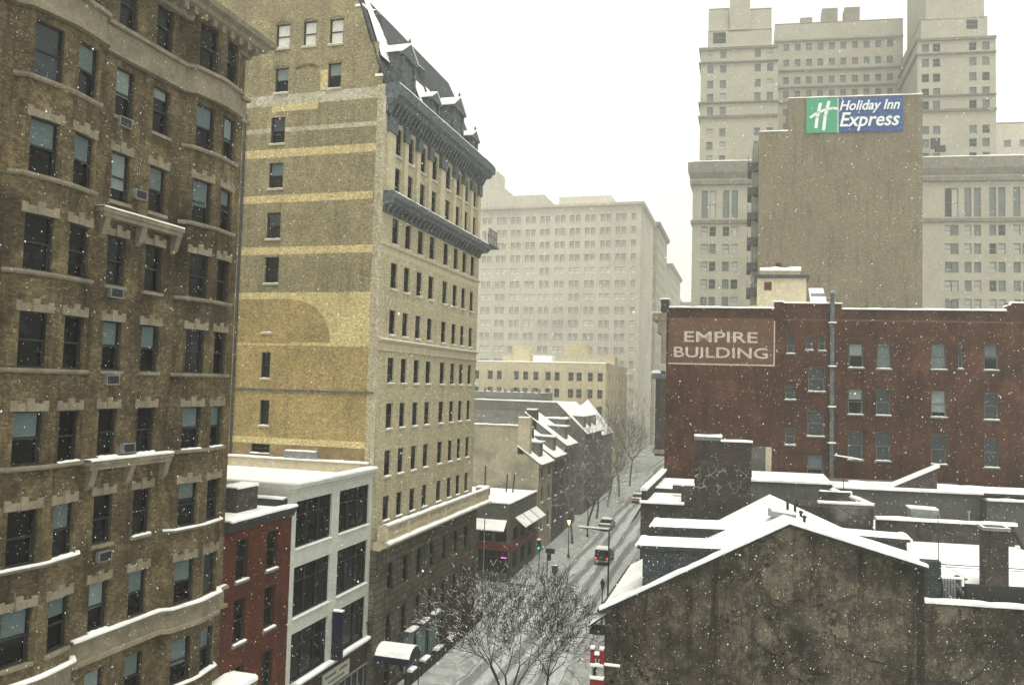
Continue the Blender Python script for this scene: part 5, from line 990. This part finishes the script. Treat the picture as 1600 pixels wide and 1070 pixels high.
mb=MB(); mb.box(-7.32,-6.5,43.9,44.0,6.95,7.03,'sooty_metal'); mb.tube((-6.6,43.95,7.0),(-6.6,45,6.9),.05,.05,'sooty_metal'); mb.tube((-7.7,44.05,4.2),(-7.7,44.05,7.4),.05,.05,'sooty_metal'); mb.build('bracket',rsn); snow_cap(rsn,[(-7.3,43.95),(-6.45,43.95)],.1,7.03,.08,name='bracket_snow')
# vehicles
def wheel(root,x,y,z,r,w=.24):
    mb=MB(); mb.tube((x-w/2,y,z+r),(x+w/2,y,z+r),r,r,'rubber',16); o=mb.build('wheel',root); m2=MB(); m2.tube((x-w/2-.01,y,z+r),(x+w/2+.01,y,z+r),r*.55,r*.55,'galvanised',10); m2.build('rim',root,o)
def car(label,x,y,kind,name,lit=True):
    z=g_z(y); T=thing(name,label,'car',(x,y,z)); L=4.2 if kind=='jeep' else 4.5; hw=.85; y0=y; y1=y+L
    b_=MB()
    if kind=='jeep':
        b_.extr([(x-hw,y0,z+.45),(x-hw,y1,z+.45),(x-hw,y1,z+1.05),(x-hw,y0+2.6,z+1.1),(x-hw,y0,z+1.1)],(2*hw,0,0),'car_dark'); cab=[(y0+.03,1.1),(y0+2.5,1.1),(y0+2.1,1.8),(y0+.1,1.8)]
    else:
        b_.extr([(x-hw,y0,z+.35),(x-hw,y1,z+.35),(x-hw,y1,z+.7),(x-hw,y1-1.2,z+.88),(x-hw,y0+.8,z+.95),(x-hw,y0,z+.85)],(2*hw,0,0),'car_grey'); cab=[(y0+.5,.93),(y1-1.1,.9),(y1-1.9,1.42),(y0+1.2,1.42)]
    b_.build('body',T); c=MB(); ins=.05 if kind=='jeep' else .12
    lo=[(x-hw+.03,cab[0][0],z+cab[0][1]),(x+hw-.03,cab[0][0],z+cab[0][1]),(x+hw-.03,cab[1][0],z+cab[1][1]),(x-hw+.03,cab[1][0],z+cab[1][1])]
    hi=[(x-hw+ins,cab[3][0],z+cab[3][1]),(x+hw-ins,cab[3][0],z+cab[3][1]),(x+hw-ins,cab[2][0],z+cab[2][1]),(x-hw+ins,cab[2][0],z+cab[2][1])]
    for i in range(4): j=(i+1)%4; c.face([lo[i],lo[j],hi[j],hi[i]],'glass')
    c.face(hi,'car_dark'); c.build('cabin',T)
    s=MB(); s.slab([tuple(Vector(p)+Vector((0,0,.12))) for p in hi],.14,'snow'); s.build('roof_snow',T)
    for dx in (-hw+.1,hw-.1):
        for dy in (.75,L-.85): wheel(T,x+dx,y0+dy,z,.38 if kind=='jeep' else .32)
    for dx in (-hw+.14,hw-.14): l=MB(); l.box(x+dx-.1,x+dx+.1,y0-.03,y0+.02,z+.72,z+.92,'tail_light' if lit else 'lens_dark'); l.build('tail_light',T)
    bm=MB(); bm.box(x-hw,x+hw,y0-.15,y0,z+.42,z+.58,'galvanised','snow'); bm.build('bumper',T)
    if kind=='jeep':
        w=MB(); w.tube((x,y0-.28,z+1.0),(x,y0-.04,z+1.0),.36,.36,'rubber',18); o=w.build('spare_wheel',T); w=MB(); w.tube((x,y0-.30,z+1.0),(x,y0-.27,z+1.0),.2,.2,'frame_light',12); w.build('rim',T,o)
    else:
        s=MB(); s.slab([(x-hw+.05,y1-1.15,z+.95),(x+hw-.05,y1-1.15,z+.95),(x+hw-.05,y1-.1,z+.8),(x-hw+.05,y1-.1,z+.8)],.08,'snow'); s.slab([(x-hw+.05,y0+.05,z+.95),(x+hw-.05,y0+.05,z+.95),(x+hw-.05,y0+.6,z+1.0),(x-hw+.05,y0+.6,z+1.0)],.08,'snow'); s.build('bonnet_snow',T)
    return T
car('dark jeep with rear spare wheel and snow on its roof driving away up the street',-16.3,94.6,'jeep','jeep')
car('grey snow covered saloon car on the left of the street beyond the jeep',-19.3,114,'sedan','parked_car',False)
car('distant car with orange tail lights half hidden by the rowhouse parapet',-18.0,138,'sedan','parked_car')
# ------------------------------------------------------------------ trees
def tree(label,x,y,h,spread,seed,bk='bark',*,trunk=.2,lean=(0,0),twig=.012,depth=6,snow=True,grp=None,zs=.36,name='bare_tree'):
    rs=random.Random(seed); z=gz(x,y); T=thing(name,label,'tree',(x,y,z),grp); tr=MB(); tw=MB(); sn=MB()
    def grow(p,d,l,r,k):
        segs=3 if k<4 else 2; q=p; rr=r
        for i in range(segs):
            d=(d+Vector((rs.uniform(-1,1),rs.uniform(-1,1),rs.uniform(-.4,.6)))*(.16 if k<3 else .28)).normalized(); n=q+d*l/segs; r2=max(rr*(.87 if k else .93),twig)
            (tr if k<3 else tw).tube(q,n,rr,r2,bk,6 if k<3 else 3,cap=False)
            if snow and k>=1 and d.z<.86 and rs.random()<(.95 if k<3 else .7 if k==3 else .22):
                o=Vector((0,0,rr*.8+.008)); sn.tube(q+o*.6,n+o*.6,max(rr*.75,.008),max(r2*.7,.007),'snow',3,cap=False)
            if k>=2 and i<segs-1 and rs.random()<.75:
                s=d.cross(Vector((rs.uniform(-1,1),rs.uniform(-1,1),rs.uniform(-1,1)))).normalized(); grow(n,(d*.75+s*.75).normalized(),l*.62,max(r2*.5,twig),min(k+2,depth))if k+2<=depth else None
            q=n; rr=r2
        if k>=depth: return
        nb=rs.choice((2,3)) if k>0 else 5; a0=rs.uniform(0,6.28)
        for i in range(nb):
            a=a0+i*6.283/nb+rs.uniform(-.4,.4); tilt=rs.uniform(.35,.75) if k else rs.uniform(.45,.95)*spread
            x_=d.orthogonal().normalized(); y_=d.cross(x_); dd=(d*math.cos(tilt)+(x_*math.cos(a)+y_*math.sin(a))*math.sin(tilt)); dd.z+=.12; dd.normalize()
            grow(q,dd,l*rs.uniform(.68,.86),max(rr*(.62 if k else .55),twig),k+1)
    grow(Vector((x,y,z)),Vector((lean[0],lean[1],1)).normalized(),h*zs,trunk,0)
    tr.build('trunk',T); tw.build('crown',T)
    if sn.f: sn.build('branch_snow',T)
    return T
tree('large bare street tree with snow lined branches, bottom centre of the view',-13.3,45.6,8.9,.85,14,trunk=.19,twig=.013,depth=7)
tree('slender bare tree behind the big snow lined tree, nearer the gabled house',-12.7,53.5,6.4,.9,8,trunk=.10,twig=.013,depth=6)
for k,(y,h,sd,lab) in enumerate(((104,9.5,21,'nearest bare tree of the left pavement row, past the corner shop'),(113,11,22,'second bare tree along the left pavement row'),(122,12.5,23,'tall third bare tree along the left pavement row'),(132,13,24,'fourth bare tree along the left pavement row'),(143,13.5,25,'fifth bare tree along the left pavement row'),(156,14.5,26,'farthest bare tree at the hazy end of the left pavement row'))):
    tree(lab,-21.8+rs.uniform(-.3,.3),y,h,.95,sd,'old_bark',trunk=.18,twig=.019,depth=5,snow=k<3,grp='bare trees along the left pavement')

# ================================================================== FALLING SNOW AND HAZE
rs=random.Random(99); mb=MB(); vv=[];ff=[]
R2=Vector(rr); 
for i in range(60000):
    d=6+150*(rs.random()**1.15); sx_=rs.uniform(-.72,.72); sy_=rs.uniform(-.5,.52)
    p=Vector((0,0,CAMH))+fw*d+rr*(sx_*d)+uu*(sy_*d)
    if p.z<g_z(p.y)+.3: continue
    r=rs.uniform(.006,.0145)*(1.8 if rs.random()<.03 else 1); r*=max(.42,min(1,d/30)); i0=len(vv); st=rs.uniform(.8,1.5)
    for o in ((r,0,0),(-r,0,0),(0,r,0),(0,-r,0),(0,0,r*st),(0,0,-r*st)): vv.append((p.x+o[0],p.y+o[1],p.z+o[2]))
    for a,b_,c_ in ((0,2,4),(2,1,4),(1,3,4),(3,0,4),(2,0,5),(1,2,5),(3,1,5),(0,3,5)): ff.append((i0+a,i0+b_,i0+c_))
me=bpy.data.meshes.new('falling_snow'); me.from_pydata(vv,[],ff); me.materials.append(M('flake')); o=bpy.data.objects.new('falling_snow',me); COL.objects.link(o)
o['kind']='stuff'; o['label']='snowflakes falling through the whole street scene'; o['category']='snow'
hz=MB(); hz.box(-260,260,-40,640,-1.5,118,'haze_air') if 'haze_air' in MATS else None
m=bpy.data.materials.new('haze_air'); m.use_nodes=True; t=m.node_tree; t.nodes.clear(); oo=t.nodes.new('ShaderNodeOutputMaterial'); pv=t.nodes.new('ShaderNodeVolumePrincipled')
pv.inputs['Color'].default_value=(.97,.97,.93,1); pv.inputs['Density'].default_value=0.0011; pv.inputs['Anisotropy'].default_value=0.5; t.links.new(pv.outputs[0],oo.inputs['Volume']); MATS['haze_air']=m
hz=MB(); hz.box(-260,260,-40,640,-1.5,118,'haze_air'); o=hz.build('haze'); struct(o,'stuff'); o['label']='pale snowy haze filling the air'; o['category']='haze'

# wisp of steam rising between the roofs
m=bpy.data.materials.new('steam_air'); m.use_nodes=True; t=m.node_tree; t.nodes.clear(); oo=t.nodes.new('ShaderNodeOutputMaterial'); pv=t.nodes.new('ShaderNodeVolumePrincipled'); g=t.nodes.new('ShaderNodeTexCoord').outputs['Object']
pv.inputs['Color'].default_value=(.9,.9,.88,1); ln=t.nodes.new('ShaderNodeVectorMath'); ln.operation='LENGTH'; t.links.new(mapping(t,g,(.75,.9,.62)),ln.inputs[0])
f=mathn(t,'MULTIPLY',ramp(t,ln.outputs['Value'],1.0,.2),ramp(t,noise(t,g,1.1,4,.6,.6),.45,.8)); t.links.new(mathn(t,'MULTIPLY',f,.75),pv.inputs['Density']); t.links.new(pv.outputs[0],oo.inputs['Volume']); MATS['steam_air']=m
st=MB(); st.lathe((0,0,-1.6),[(.1,0),(1.0,.5),(1.35,1.4),(1.2,2.4),(.6,3.1),(.05,3.3)],'steam_air',12)
o=bpy.data.objects.new('steam',st.mesh('steam')); COL.objects.link(o); o.location=(6.6,58.0,14.3); o.rotation_euler=(0,.5,0); struct(o,'stuff'); o['label']='pale wisp of steam rising between the snowy roofs'; o['category']='steam'
